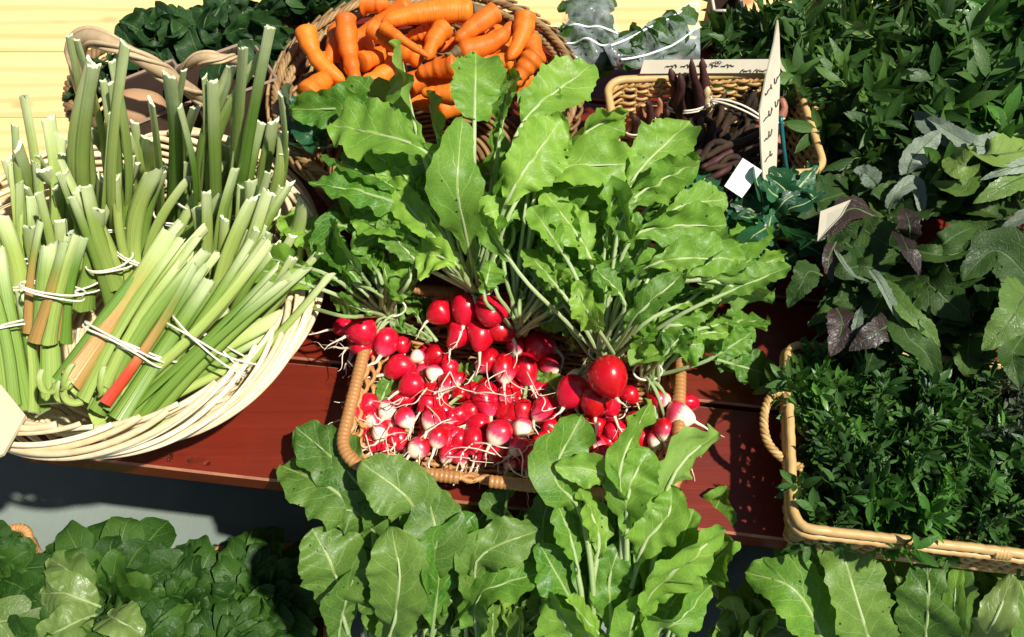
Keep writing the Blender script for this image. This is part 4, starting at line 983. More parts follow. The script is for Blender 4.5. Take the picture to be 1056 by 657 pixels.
def stalk_bunch(label, base, top, n, sp0, sp1, wpx, seed, band=.35, jit=22, tints=(), curls=0, pale=0., bandpx=None):
    rng = np.random.default_rng(seed); b0 = W(*base); t1 = W(*top); t = T('stalk_bunch', label, 'stalk bunch', b0, GS)
    ax = unit(t1-b0); L = np.linalg.norm(t1-b0); tc = unit(CAM-b0); s = unit(np.cross(ax, tc)); o = np.cross(s, ax); sc_ = SCL((b0+t1)/2); bias = rng.uniform(-.3, .3)
    cen = []
    for i in range(n):
        # pack the stalks in a loose ring/rows so that they touch at the band
        k = i-(n-1)/2; row = (i % 2)
        off = k*wpx*.52*sc_; dep = (-.5+row)*wpx*.75*sc_+rng.normal(0, .002)
        q0 = b0+s*(off*sp0)+o*dep*1.0+ax*rng.normal(0, jit*.5)*sc_
        q1 = t1+s*(off*sp1+rng.normal(0, wpx*.62)*sc_)+o*(dep*sp1*.8)+ax*(rng.normal(0, jit)*sc_)
        tint = (np.clip(rng.uniform(0, 1)+pale+bias, 0, 1), rng.uniform(0, .78))
        if i < len(tints) and tints[i] is not None: tint = (tint[0], tints[i])
        mb, C, oo = stalk_mesh(q0, q1, wpx*sc_*rng.uniform(.6, 1.3), rng, tint)
        st = mb.build('stalk', [M['stalk'], M['stalk_cut']], t)
        cen.append(C[int(band*15)])
        for c in range(1 if i < curls else 0): curl_mesh(q0-ax*.002, -ax+s*rng.normal(0, .6)+tc*.3, wpx*sc_*.9, rng, (.9, .2)).build('curled_base', M['stalk'], st)
    if band is not None and bandpx is not False:
        cen = np.array(cen); m = cen.mean(0); a = np.linspace(0, 2*PI, 48, endpoint=False); mb = MB()
        hs = np.abs((cen-m)@s).max()+wpx*sc_*.56; ho = np.abs((cen-m)@o).max()+wpx*sc_*.50
        sq = lambda v: np.sign(v)*np.abs(v)**.75
        for dz, tl in ((0, rng.normal(0, .12)), (.0035, rng.normal(0, .15))):
            P = m+s*(hs*sq(np.cos(a)))[:, None]+o*(ho*sq(np.sin(a)))[:, None]+ax*(dz+tl*hs*np.cos(a)+rng.normal(0, .0005)*np.sin(3*a))[:, None]
            mb.tube(P, .0010, 6, closed=True, rnd=(rng.random(), rng.random()))
        mb.build('band', M['band'], t)
tall = [
 ('bunch of very tall stalks at the back left by the arched cane handle', (112, 270, .05), (108, 66, .30), 6, .8, 1.15, 11, 51, 22),
 ('single tall pale stalk pair leaning left at the far left back', (108, 250, .05), (82, 45, .31), 3, .8, 1.0, 12, 52, 22),
 ('tall stalk bunch crossing in front of the arched handle', (176, 250, .05), (186, 96, .27), 6, .8, 1.25, 10, 53, 20),
 ('tallest stalk bunch in the right back of the willow basket', (232, 255, .05), (252, 66, .30), 7, .8, 1.3, 12, 54, 24),
 ('dim stalk bunch fanning out at the left edge of the willow basket', (52, 300, .05), (36, 140, .20), 9, .9, 1.35, 13, 55, 24),
 ('short stalk bunch at the far left picture edge', (18, 330, .05), (0, 200, .16), 8, .9, 1.2, 13, 56, 22),
 ('middle stalk bunch with white cut tops between the tall ones', (122, 300, .06), (88, 178, .19), 7, .8, 1.5, 12, 57, 22),
 ('stalk bunch in the middle with wide cut tops', (152, 295, .05), (188, 168, .18), 7, .9, 1.4, 14, 58, 18),
 ('dark green stalk bunch standing behind the middle ones', (205, 260, .05), (222, 158, .17), 7, 1.0, 1.3, 12, 59, 22),
 ('short stalk bunch leaning against the right rim of the willow basket', (230, 310, .06), (262, 215, .17), 9, .8, 1.3, 13, 60, 20),
 ('stalk bunch fanning over the right rim of the willow basket', (236, 345, .06), (292, 248, .15), 8, .8, 1.5, 12, 61, 22),
 ('short dim stalk bunch at the left back rim beside the tallest left pair', (84, 255, .06), (84, 178, .17), 9, 1.0, 1.4, 13, 66, 24),
 ('stalk bunch standing against the back rim under the arched handle', (145, 225, .06), (126, 150, .17), 6, 1.0, 1.3, 13, 63, 24),
 ('stalk bunch at the back rim left of the very tall ones', (70, 240, .06), (48, 172, .17), 6, 1.0, 1.3, 13, 64, 24),
 ('stalk bunch at the back rim right of the handle end', (212, 225, .06), (206, 160, .16), 6, 1.0, 1.3, 13, 65, 24),
 ('stalk bunch filling the right side of the willow basket before the carrots', (248, 290, .06), (280, 190, .17), 9, .9, 1.4, 12, 67, 24),
 ('thin stalk bunch at the right back rim of the willow basket', (255, 240, .07), (272, 150, .19), 8, .9, 1.4, 11, 68, 26),
 ('green stalk bunch low at the back left behind the tied orange one', (72, 320, .05), (66, 225, .15), 7, .9, 1.2, 13, 62, 16),
]
for lab, b, tp_, n, s0, s1, w, sd, j in tall: stalk_bunch(lab, b, tp_, n, s0, s1, w*1.12, sd, .3, j, pale=.2)
stalk_bunch('short upright stalk bunch at left with two orange stalks under its band', (48, 352, .10), (66, 246, .17), 6, .95, 1.0, 15, 70, .48, 8, tints=(.93, .90, None, None, .84))
stalk_bunch('diagonal stalk bunch at the front with a bright red stalk base', (92, 412, .11), (208, 252, .165), 8, 1.25, 1.05, 15, 71, .34, 14, tints=(None, .91, None, None, None, .99), curls=5, pale=.2)
stalk_bunch('diagonal stalk bunch with long tan and brown stalks beside the red-based one', (112, 415, .09), (214, 262, .155), 8, .9, 1.1, 15, 72, .38, 14, tints=(.86, None, .88, None, .83))
stalk_bunch('lowest diagonal stalk bunch lying along the right front rim', (138, 424, .085), (290, 272, .15), 8, 1.0, 1.15, 14, 73, .48, 16, curls=1)
stalk_bunch('loose stalk bunch lying flat under the others at the front rim', (98, 428, .075), (262, 330, .10), 6, 1.0, 1.2, 14, 74, .5, 20, bandpx=False)
stalk_bunch('stalk bunch lying at the left front edge pointing down', (30, 425, .08), (8, 290, .12), 6, 1.0, 1.2, 16, 75, .6, 16)
# ------------------------------------------------------------------ herb sprigs
def sprig(mbs, mbl, p, d, L, nleaf, ll, lw, rng, style='lance', whorl=2, tint=None, stem_r=.0006, bare=.15, fold=.3, bend=.25, lean=.75):
    """a bending stem with leaves in opposite pairs all the way to its tip"""
    n = 9; f = np.linspace(0, 1, n); d = unit(d); sd = unit(np.cross(d, rng.normal(0, 1, 3)))
    P = p+d*(L*f)[:, None]+sd*(L*.22*rng.normal()*f**2)[:, None]; P[:, 2] -= .10*L*f**2
    mbs.tube(P, stem_r*(1.2-.7*f), 5, rnd=(rng.random(), rng.random()))
    g = bare+(1-bare)*np.linspace(0, 1, nleaf)**.85; base = np.stack([np.interp(g, f, P[:, k]) for k in range(3)], 1)
    tan = unit(np.stack([np.interp(g, f, unit(np.gradient(P, axis=0))[:, k]) for k in range(3)], 1))
    ph = rng.random()*6; az = ph+np.arange(nleaf)*(2*PI/whorl)+(np.arange(nleaf)//whorl)*1.57+rng.normal(0, .3, nleaf)
    a0 = unit(np.cross(tan, np.array([.3, .2, .93]))); b0 = np.cross(tan, a0)
    rad = a0*np.cos(az)[:, None]+b0*np.sin(az)[:, None]
    mixf = np.clip(lean+.5*(g-.4)+rng.normal(0, .15, nleaf), .15, 1.6)
    dd = unit(rad+tan*mixf[:, None]+EZ*.15); size = (1.08-.55*np.abs(g-.6)**1.2)*rng.uniform(.7, 1.15, nleaf)
    mini_leaves(mbl, base, dd, tan+rng.normal(0, .2, (nleaf, 3)), ll*size, lw*size, rng, style, 5, bend, fold, tint)
GH = 'bunches of savory packed in the herb tray'
def herb_bunch(label, px, py, z, n, spread, L, mat, seed, group=GH, ll=.021, lw=.0068, nleaf=16, out=.55, name='herb_bunch', cat='herbs', style='lance', smat='stem_dk', whorl=2, lean=.75, dirbias=(0, -.25, 0), jz=.012, bare=.15, fold=.3):
    rng = np.random.default_rng(seed); q_ = rng.uniform(.78, 1.25); ll, lw = ll*q_, lw*q_*rng.uniform(.85, 1.2); c = W(px, py, z); t = T(name, label, cat, (c[0], c[1], max(z-.03, ZC)), group)
    ms, ml = MB(), MB(); tint = (rng.uniform(.1, .9), 0)
    for i in range(n):
        a = rng.random()*2*PI; r = spread*math.sqrt(rng.random())
        p = c+np.array([math.cos(a)*r, math.sin(a)*r, rng.normal(0, jz)-.012])
        d = unit(np.array([math.cos(a)*out*rng.random(), math.sin(a)*out*rng.random(), .55])+rng.normal(0, .3, 3)+np.array(dirbias))
        if d[2] < .1: d[2] = .1
        sprig(ms, ml, p-d*L*.55, d, L*rng.uniform(.8, 1.2), nleaf, ll, lw, rng, style, whorl, tint, lean=lean, bare=bare, fold=fold)
    ml.build('foliage', M[mat], t); ms.build('stem', M[smat], t)
    return t
def herbs():
    k = 0; rng = np.random.default_rng(5)
    bright_bunches = {(0, 1): 'bright savory bunch near the tray handle', (1, 3): 'bright glossy savory bunch at the middle front of the herb tray', (2, 2): 'shiny savory bunch in the middle right of the herb tray'}  # these bunches take the brighter savory leaf colour
    for i in range(5):
        for j in range(4):
            x = HX0+.046+i*.052+rng.normal(0, .006); y = HY1-.020-j*.040+rng.normal(0, .005); p = LP(x, y)
            # back to a height just over the rim
            c = np.array([p[0], p[1], .062]); k += 1
            if i >= 3 and j <= 2 and not (i == 3 and j == 2): mat, lab, grp, kw = 'thyme', 'grey green thyme bunch at the right side of the herb tray', 'bunches of thyme in the herb tray', dict(ll=.010, lw=.0046, nleaf=26, L=.065, n=24)
            else:
                lab = bright_bunches.get((i, j)); mat = 'herb_light' if lab else 'herb'; grp = GH; kw = dict(L=.062, n=21)
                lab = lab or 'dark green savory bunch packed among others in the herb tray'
            q = c-CAM; px = 528+FPX*(q@RGT)/(q@FWD); py = 328.5-FPX*(q@UPV)/(q@FWD)
            kw = dict(dict(ll=.0185, lw=.0060, nleaf=24), **kw)
            herb_bunch(lab, px, py, .062, kw['n'], .029, kw['L'], mat, 100+k, grp, kw['ll'], kw['lw'], kw['nleaf'], style='ellip', out=.35, dirbias=(0, -.12 if j < 3 else .12, .1))
herbs()

# ------------------------------------------------------------------ heap of pointed herbs at the back right
GP = 'bunches of pointed green herbs heaped at the back right'
def pile():
    k = 0; rng = np.random.default_rng(6)
    spots = [(785, 60, .06), (850, 45, .07), (910, 45, .09), (970, 40, .09), (1030, 30, .10), (1080, 60, .10),
             (862, 95, .08), (925, 90, .11), (985, 85, .12), (1045, 95, .12), (868, 150, .06), (925, 140, .10), (1000, 130, .11), (1060, 140, .11),
             (790, 30, .03), (1000, 8, .10), (1050, 2, .12), (880, 22, .06)]
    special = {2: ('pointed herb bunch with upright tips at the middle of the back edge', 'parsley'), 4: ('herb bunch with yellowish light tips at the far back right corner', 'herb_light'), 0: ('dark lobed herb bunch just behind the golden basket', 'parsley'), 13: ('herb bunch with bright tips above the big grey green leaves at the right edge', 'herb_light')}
    for i, (x, y, z) in enumerate(spots):
        lab, mat = special.get(i, ('mid green pointed herb bunch in the heap at the back right', 'parsley'))
        herb_bunch(lab, x, y, z, 24, .050, .10, mat, 200+i, GP, ll=.034, lw=.0135, nleaf=17, style='lobed' if i % 3 == 0 or i == 0 else 'lance', smat='stem', jz=.016, lean=.6, dirbias=(-.05, -.2, 0), fold=.25)
pile()

# ------------------------------------------------------------------ shiso
r2 = np.random.default_rng(51)
GS2 = 'bunches of big toothed leaves on the right'
def shiso():
    def bunch(label, x, y, z): c = W(x, y, z); return T('leaf_bunch', label, 'leafy greens', (c[0], c[1], .004), GS2)
    kw = dict(style='shiso', tp=.22, smat='stem_dk', ruffle=.06, serr=.16, nserr=17, stalk_r=.0013, rough=.09, roll=0.)
    def H(t, pts, w, mat='shiso', **k):
        a = dict(kw); a.update(k); return hero(t, pts, w, rng=r2, mat=mat, **a)
    t1 = bunch('toothed leaf bunch with grey leaf backs and one heart shaped yellow leaf', 985, 200, .06)
    fan(t1, (975, 215, .06), 22, (-20, 200), (50, 100), (.07, .12), (.0, .03), (57, 88), r2, 'shiso', 'shiso', 'stem_dk', (.15, .3), serr=.13, nserr=20, ruffle=.08, roll=0.)
    H(t1, [(935, 182, .12), (940, 165, .14), (956, 148, .15), (972, 133, .16)], 46, 'shiso_wh', tp=.05, roll=-.5, label='pale grey underside')
    H(t1, [(1056, 150, .13), (1030, 146, .15), (1005, 150, .16), (950, 118, .15)], 36, 'shiso_wh', tp=.05)
    H(t1, [(985, 150, .14), (975, 140, .15), (960, 130, .15), (942, 115, .15)], 40, 'shiso_wh', tp=.05)
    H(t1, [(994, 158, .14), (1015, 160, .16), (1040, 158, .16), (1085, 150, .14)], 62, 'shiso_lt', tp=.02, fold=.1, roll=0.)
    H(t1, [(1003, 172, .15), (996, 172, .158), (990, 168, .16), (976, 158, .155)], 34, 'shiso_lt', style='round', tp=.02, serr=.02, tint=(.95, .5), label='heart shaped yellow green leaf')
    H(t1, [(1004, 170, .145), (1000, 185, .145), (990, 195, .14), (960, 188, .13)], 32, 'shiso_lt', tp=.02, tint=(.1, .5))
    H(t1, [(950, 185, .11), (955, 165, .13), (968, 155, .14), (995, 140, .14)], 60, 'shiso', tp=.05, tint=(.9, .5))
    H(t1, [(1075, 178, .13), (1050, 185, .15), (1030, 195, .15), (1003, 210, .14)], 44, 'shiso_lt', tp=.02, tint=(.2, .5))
    H(t1, [(1075, 165, .15), (1050, 172, .16), (1035, 176, .16), (1010, 186, .15)], 24, 'shiso_wh', tp=.02)
    H(t1, [(915, 220, .10), (925, 200, .12), (945, 190, .12), (952, 228, .10)], 26, 'shiso_wh', tp=.05)
    H(t1, [(905, 190, .11), (895, 180, .12), (888, 176, .12), (880, 176, .12)], 30, 'shiso_wh', tp=.0)
    t2 = bunch('dark leaf bunch with purple brown leaves at its heart', 935, 280, .05)
    fan(t2, (925, 265, .06), 25, (100, 340), (45, 105), (.06, .11), (.0, .03), (52, 84), r2, 'shiso', 'shiso', 'stem_dk', (.15, .3), serr=.13, nserr=20, ruffle=.08, roll=0.)
    H(t2, [(938, 248, .12), (938, 235, .135), (936, 225, .135), (932, 214, .13)], 34, 'shiso_dk', tp=.0, label='purple brown leaf')
    H(t2, [(928, 240, .12), (935, 255, .14), (942, 268, .135), (948, 285, .125)], 36, 'shiso_dk', tp=.0, label='purple brown leaf')
    H(t2, [(962, 262, .11), (975, 250, .13), (990, 240, .13), (1010, 232, .12)], 36, 'shiso', tp=.0, tint=(.8, .4))
    H(t2, [(930, 255, .11), (960, 262, .125), (985, 262, .12), (1010, 250, .11)], 34, 'shiso', tp=.1, tint=(.9, .4))
    H(t2, [(905, 225, .10), (880, 215, .11), (865, 225, .11), (840, 250, .10)], 46, 'shiso_dk', tp=.0, tint=(.9, .4))
    t3 = bunch('leaf bunch with long pale leaf edges hanging over the herb tray corner', 900, 320, .06)
    fan(t3, (905, 300, .07), 19, (150, 350), (45, 95), (.06, .11), (.0, .02), (50, 76), r2, 'shiso', 'shiso', 'stem_dk', (.15, .3), serr=.13, nserr=20, ruffle=.08, roll=0.)
    H(t3, [(905, 282, .12), (935, 320, .13), (955, 338, .125), (970, 358, .11)], 30, 'shiso_lt', tp=.1, tint=(.1, .4), label='bright green hanging leaf')
    H(t3, [(918, 300, .12), (935, 345, .12), (955, 365, .11), (970, 398, .09)], 50, 'shiso', tp=.15, tint=(.9, .4))
    H(t3, [(898, 278, .125), (908, 292, .13), (918, 312, .13), (928, 335, .12)], 20, 'shiso_wh', tp=.0, roll=.4)
    H(t3, [(860, 255, .12), (872, 275, .13), (885, 287, .13), (918, 294, .12)], 18, 'shiso_wh', tp=.0, roll=.5)
    H(t3, [(882, 345, .11), (884, 335, .12), (886, 325, .12), (888, 315, .12)], 16, 'shiso_wh', tp=.0, roll=.6)
    H(t3, [(925, 330, .11), (912, 338, .12), (895, 348, .12), (875, 362, .11)], 44, 'shiso_dk', tp=.0, label='purple brown leaf')
    H(t3, [(862, 318, .11), (868, 330, .115), (866, 345, .11), (856, 368, .10)], 44, 'shiso_dk', tp=.0)
    H(t3, [(862, 250, .12), (855, 265, .125), (855, 275, .12), (858, 292, .11)], 24, 'shiso_dk', tp=.0, tint=(.95, .4))
    H(t3, [(850, 285, .11), (835, 280, .12), (828, 290, .12), (812, 318, .10)], 40, 'shiso', tp=.1, tint=(.6, .4))
    t4 = bunch('broad toothed leaf bunch at the right picture edge above the herb tray', 1040, 290, .06)
    fan(t4, (1060, 250, .07), 19, (150, 300), (50, 110), (.06, .11), (.0, .02), (59, 96), r2, 'shiso', 'shiso', 'stem_dk', (.15, .3), serr=.13, nserr=20, ruffle=.08, roll=0.)
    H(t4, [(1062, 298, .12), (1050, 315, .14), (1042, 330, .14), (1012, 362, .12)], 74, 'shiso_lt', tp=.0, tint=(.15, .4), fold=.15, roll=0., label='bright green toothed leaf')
    H(t4, [(1056, 345, .10), (1045, 362, .11), (1045, 375, .10), (1052, 402, .09)], 54, 'shiso', tp=.0, tint=(.9, .4))
    H(t4, [(1070, 300, .10), (1040, 265, .12), (1020, 260, .12), (992, 290, .11)], 80, 'shiso', tp=.0, tint=(.5, .4))
    H(t4, [(1080, 225, .12), (1060, 222, .13), (1050, 228, .13), (1022, 244, .12)], 26, 'shiso_wh', tp=.0)
    H(t4, [(965, 275, .09), (985, 262, .11), (1005, 270, .11), (1015, 278, .10)], 44, 'shiso', tp=.0, tint=(.8, .4))
    t5 = bunch('dark leaf bunch behind the grey backed leaves under the pointed herb heap', 890, 190, .05)
    fan(t5, (895, 195, .06), 25, (0, 360), (40, 90), (.06, .11), (.0, .02), (50, 76), r2, 'shiso', 'shiso', 'stem_dk', (.15, .3), serr=.13, nserr=20, ruffle=.08, roll=0.)
    t6 = bunch('dark leaf bunch in the shade at the right end behind the herb tray', 1020, 330, .04)
    fan(t6, (1000, 320, .05), 22, (0, 360), (40, 85), (.05, .085), (.0, .015), (52, 79), r2, 'shiso', 'shiso', 'stem_dk', (.15, .3), serr=.13, nserr=20, ruffle=.08, roll=0.)
    # blue green pointed leaves beside the stake
    c = W(790, 230, .05); t7 = T('leaf_bunch', 'blue green pointed leaf bunch at the foot of the edge-on card', 'leafy greens', (c[0], c[1], .004))
    K = dict(style='lobed', smat='stem', mat='mint', ruffle=.05, serr=.10, nserr=9, rng=r2, tp=.12, stalk_r=.0013)
    fan(t7, (800, 245, .05), 16, (-30, 210), (40, 75), (.06, .10), (.0, .02), (30, 46), r2, 'lobed', 'mint', 'stem', (.1, .25), serr=.1, nserr=9, ruffle=.05)
    fan(t7, (775, 250, .05), 10, (180, 330), (30, 60), (.04, .07), (.0, .02), (28, 40), r2, 'lobed', 'mint', 'stem', (.1, .25), serr=.1, nserr=9, ruffle=.05)
    fan(t7, (772, 226, .085), 12, (10, 170), (18, 34), (.09, .112), (.0, .02), (26, 40), r2, 'lobed', 'mint', 'stem', (.1, .25), serr=.1, nserr=9, ruffle=.05, roll=0.)
    fan(t7, (815, 212, .085), 12, (30, 150), (22, 52), (.10, .14), (.0, .02), (26, 40), r2, 'lobed', 'mint', 'stem', (.1, .25), serr=.1, nserr=9, ruffle=.05, roll=0.)
    fan(t7, (715, 205, .085), 9, (20, 160), (15, 34), (.10, .125), (.0, .02), (24, 34), r2, 'lobed', 'mint', 'stem', (.1, .25), serr=.1, nserr=9, ruffle=.05, roll=0.)
    for pts, w in [([(790, 222, .09), (785, 200, .12), (780, 185, .13), (778, 166, .13)], 32), ([(800, 226, .09), (815, 215, .11), (830, 210, .115), (850, 198, .11)], 30),
                   ([(800, 232, .09), (815, 240, .11), (830, 245, .11), (848, 250, .09)], 44), ([(795, 232, .09), (785, 238, .11), (775, 245, .11), (768, 258, .09)], 40),
                   ([(795, 225, .09), (805, 212, .115), (812, 205, .12), (825, 198, .12)], 26), ([(780, 262, .07), (790, 272, .08), (800, 275, .08), (814, 274, .07)], 26)]: hero(t7, pts, w, **K)
shiso()

# ------------------------------------------------------------------ bunches of roots in the golden basket
def roots():
    GRT = 'tied bunches of roots in the golden basket'
    def bunch(label, base, top, n, w, mats, seed, gnarl=.2, band=.55):
        rng = np.random.default_rng(seed); b0, t1 = W(*base), W(*top); t = T('root_bunch', label, 'root bunch', b0, GRT); ax = unit(t1-b0); s = unit(np.cross(ax, unit(CAM-b0))); o = np.cross(s, ax); k = SCL(b0); cen = []
        for i in range(n):
            off = s*((i-(n-1)/2)*w*.75*k)+o*((i % 2)*w*.8*k); q0 = b0+off+rng.normal(0, .003, 3); q1 = t1+off*1.15+ax*rng.normal(0, .012)
            m = 18; f = np.linspace(0, 1, m); P = q0+(q1-q0)*f[:, None]+s*(smooth_noise(rng, m, 3)*gnarl*w*k)[:, None]+o*(smooth_noise(rng, m, 3)*gnarl*w*k)[:, None]
            mb = MB(); mb.tube(P, w*.5*k*(.75+.4*np.sin(PI*f**.8))*(1+.10*smooth_noise(rng, m, 8))*np.minimum(1, (1-f)/.06+.35), 10, rnd=(rng.random(), rng.random()))
            mb.build('root', M[mats[i % len(mats)]], t); cen.append(P[int((band or .5)*(m-1))])
        cen = np.array(cen); c = cen.mean(0); hs = np.abs((cen-c)@s).max()+w*.6*k; ho = np.abs((cen-c)@o).max()+w*.55*k; a = np.linspace(0, 2*PI, 40, endpoint=False); mb = MB()
        if band is None: return
        for dz in (0, .0035): mb.tube(c+s*(hs*np.cos(a))[:, None]+o*(ho*np.sin(a))[:, None]+ax*(dz+rng.normal(0, .001)*np.cos(2*a))[:, None], .0011, 6, closed=True, rnd=(.6, .5))
        mb.build('band', M['band'], t)
    bunch('upright purple root bunch with double band at the middle of the golden basket', (714, 148, .03), (708, 74, .125), 5, 9, ['purple_root', 'purple_root', 'brown_root'], 81)
    bunch('pinkish root bunch with band at the left end of the golden basket', (666, 150, .03), (654, 108, .10), 4, 9, ['pink_root', 'purple_root'], 82)
    bunch('small pink root bunch left of the purple one', (690, 148, .03), (688, 104, .09), 3, 9, ['pink_root', 'brown_root'], 83)
    bunch('pale yellowish root pair between the dark bunches', (738, 145, .03), (735, 98, .10), 2, 9, ['pale_root', 'pale_root'], 84, .1)
    bunch('gnarled dark root bunch lying at the right in the golden basket', (735, 172, .075), (766, 106, .10), 9, 7, ['brown_root'], 85, .5, .85)
    bunch('twisted black brown root bunch at the front of the golden basket', (712, 176, .09), (742, 132, .095), 9, 7, ['brown_root', 'brown_root', 'purple_root'], 86, .5, None)
    bunch('dark root bunch behind the edge-on card', (790, 160, .06), (790, 108, .10), 5, 9, ['brown_root', 'pink_root', 'purple_root'], 87, .4, .6)
    bunch('dark root bunch hanging over the front right of the golden basket', (726, 186, .112), (800, 158, .118), 11, 7, ['brown_root', 'brown_root', 'purple_root'], 88, .55, None)
roots()

# ------------------------------------------------------------------ plastic bags of greens
def bags():
    def bag(label, corners, thick, seed, seals):
        rng = np.random.default_rng(seed); q = [W(*c) for c in corners]; c = sum(q)/4; t = T('plastic_bag', label, 'plastic bag', c)
        n = 26; u = np.linspace(0, 1, n); U_, V_ = np.meshgrid(u, u, indexing='ij')
        S = (q[0]*((1-U_)*(1-V_))[..., None]+q[1]*(U_*(1-V_))[..., None]+q[2]*(U_*V_)[..., None]+q[3]*((1-U_)*V_)[..., None])
        nr = unit(np.cross(q[1]-q[0], q[3]-q[0])); nr = nr if nr[2] > 0 else -nr
        puff = np.clip(np.sin(PI*U_)*np.sin(PI*V_), 0, 1)**.6; wr = sum(rng.normal()*np.sin(2*PI*(U_*rng.uniform(-3, 3)+V_*rng.uniform(-3, 3))+rng.random()*6) for _ in range(8))
        mb = MB(); top = S+nr*(thick*puff+.0014*wr*puff+.0006*wr)[..., None]; bot = S-nr*(thick*.5*puff)[..., None]-nr*.0003
        mb.grid(top); mb.grid(bot[:, ::-1]); mb.build('film', M['plastic'], t)
        ml = MB(); ms = MB()
        for i in range(40):
            a, b = rng.uniform(.18, .82, 2); p = q[0]*(1-a)*(1-b)+q[1]*a*(1-b)+q[2]*a*b+q[3]*(1-a)*b; p = p+nr*rng.uniform(-.3*thick, thick*.25)
            d = unit(rng.normal(0, 1, 3)*np.array([1, 1, .15])); leaf(ml, [p-d*.016, p+nr*.003, p+d*.018], rng.uniform(.018, .028), .1, 'oval', .2, .15, .05, 8, rng.normal(0, .6), rng, nu=10, nv=4)
        ml.build('salad_leaf', M['lettuce'], t)
        m = MB()
        for (a0, b0, a1, b1) in seals:
            f = np.linspace(0, 1, 24); P = []
            for x in f:
                a, b = a0+(a1-a0)*x, b0+(b1-b0)*x; i, j = a*(n-1), b*(n-1); P.append(top[int(round(i)), int(round(j))]+nr*.0012)
            P = np.array(P); P = np.stack([np.convolve(np.pad(P[:, k_], 2, 'edge'), np.ones(5)/5, 'valid') for k_ in range(3)], 1); m.tube(P, .0013, 6, rnd=(.8, .5))
        m.build('zip_seal', M['seal'], t)
    bag('clear zip bag of salad leaves slanting up beside the golden basket', [(634, 72, .09), (722, 64, .09), (722, -4, .10), (622, 48, .12)], .022, 91, [(.05, .97, .97, .97), (.1, .55, .95, .62)])
    bag('clear zip bag of leaves lying flat between the carrots and the slanted bag', [(575, 78, .06), (648, 74, .07), (640, 30, .085), (574, 22, .08)], .018, 92, [(.02, .85, .98, .82), (.02, .5, .95, .42)])
    bag('clouded plastic bag of leaves behind the others with its open top', [(582, 45, .02), (640, 40, .02), (632, -8, .03), (578, 0, .03)], .03, 93, [(.05, .95, .9, .95)])
    o = W(728, 52, .0); b = T('card_box', 'small brown open box between the plastic bag and the pine table', 'box', (o[0], o[1], .0))
    m = MB(); 
    for a, u, v in ((o, RGT*.035, np.array([0, .003, 0])), (o+np.array([0, .04, 0]), RGT*.035, np.array([0, .003, 0])), (o+np.array([0, .003, 0]), RGT*.003, np.array([0, .037, 0])), (o+RGT*.032+np.array([0, .003, 0]), RGT*.003, np.array([0, .037, 0]))): m.box(a, u, v, EZ*.06, (.9, .5))
    m.build('wall', M['box'], b, smooth=False)
    m = MB(); h = o+EZ*.061
    for a, u in ((h, RGT*.035), (h+np.array([0, .043, 0]), RGT*.035), (h, np.array([0, .043, 0])), (h+RGT*.035, np.array([0, .043, 0]))): m.tube([a, a+u], .002, 6, rnd=(1, .5))
    m.build('edge', M['card'], b)
bags()

# ------------------------------------------------------------------ dark leafy heads at the back left
def back_heads():
    rng = np.random.default_rng(61)
    for label, crown, n, ang, ln, w in [
        ('dark green spinach head with upright round leaves at the back left', (215, 75, .03), 22, (15, 165), (35, 95), (40, 58)),
        ('dark crinkled leaf head behind the arched cane handle', (165, 60, .05), 18, (40, 200), (25, 60), (34, 50)),
        ('dark crinkled leaf head between the cane handles and the carrots', (252, 72, .05), 18, (0, 180), (25, 65), (34, 50)),
        ('dark leaf head at the top edge left of the carrot basket', (305, 25, .03), 26, (0, 200), (35, 85), (34, 50)),
        ('small dark leaf head beside the arched handle at the far left', (105, 95, .02), 12, (20, 200), (20, 45), (24, 34))]:
        c = W(*crown); t = T('leafy_head', label, 'leafy greens', (c[0], c[1], 0), 'dark leafy heads at the back left')
        fan(t, crown, n, ang, ln, (.05, .14), (.0, .03), w, rng, 'spoon', 'dark_green', 'stem_dk', (.15, .3), ruffle=.22, serr=.06, rough=.2)
    # big dark leaves tucked beside the carrots
    c = W(318, 150, .08); t = T('leafy_head', 'pair of smooth dark green leaves tucked at the left of the carrot basket', 'leafy greens', c)
    for pts, w in [([(335, 150, .12), (325, 140, .15), (318, 125, .155), (308, 98, .15)], 44), ([(318, 150, .12), (305, 140, .14), (300, 120, .15), (298, 92, .14)], 40), ([(345, 150, .12), (320, 152, .14), (305, 150, .14), (288, 142, .13)], 34)]:
        hero(t, pts, w, 'oval', .1, mat='mint', rng=rng)
back_heads()

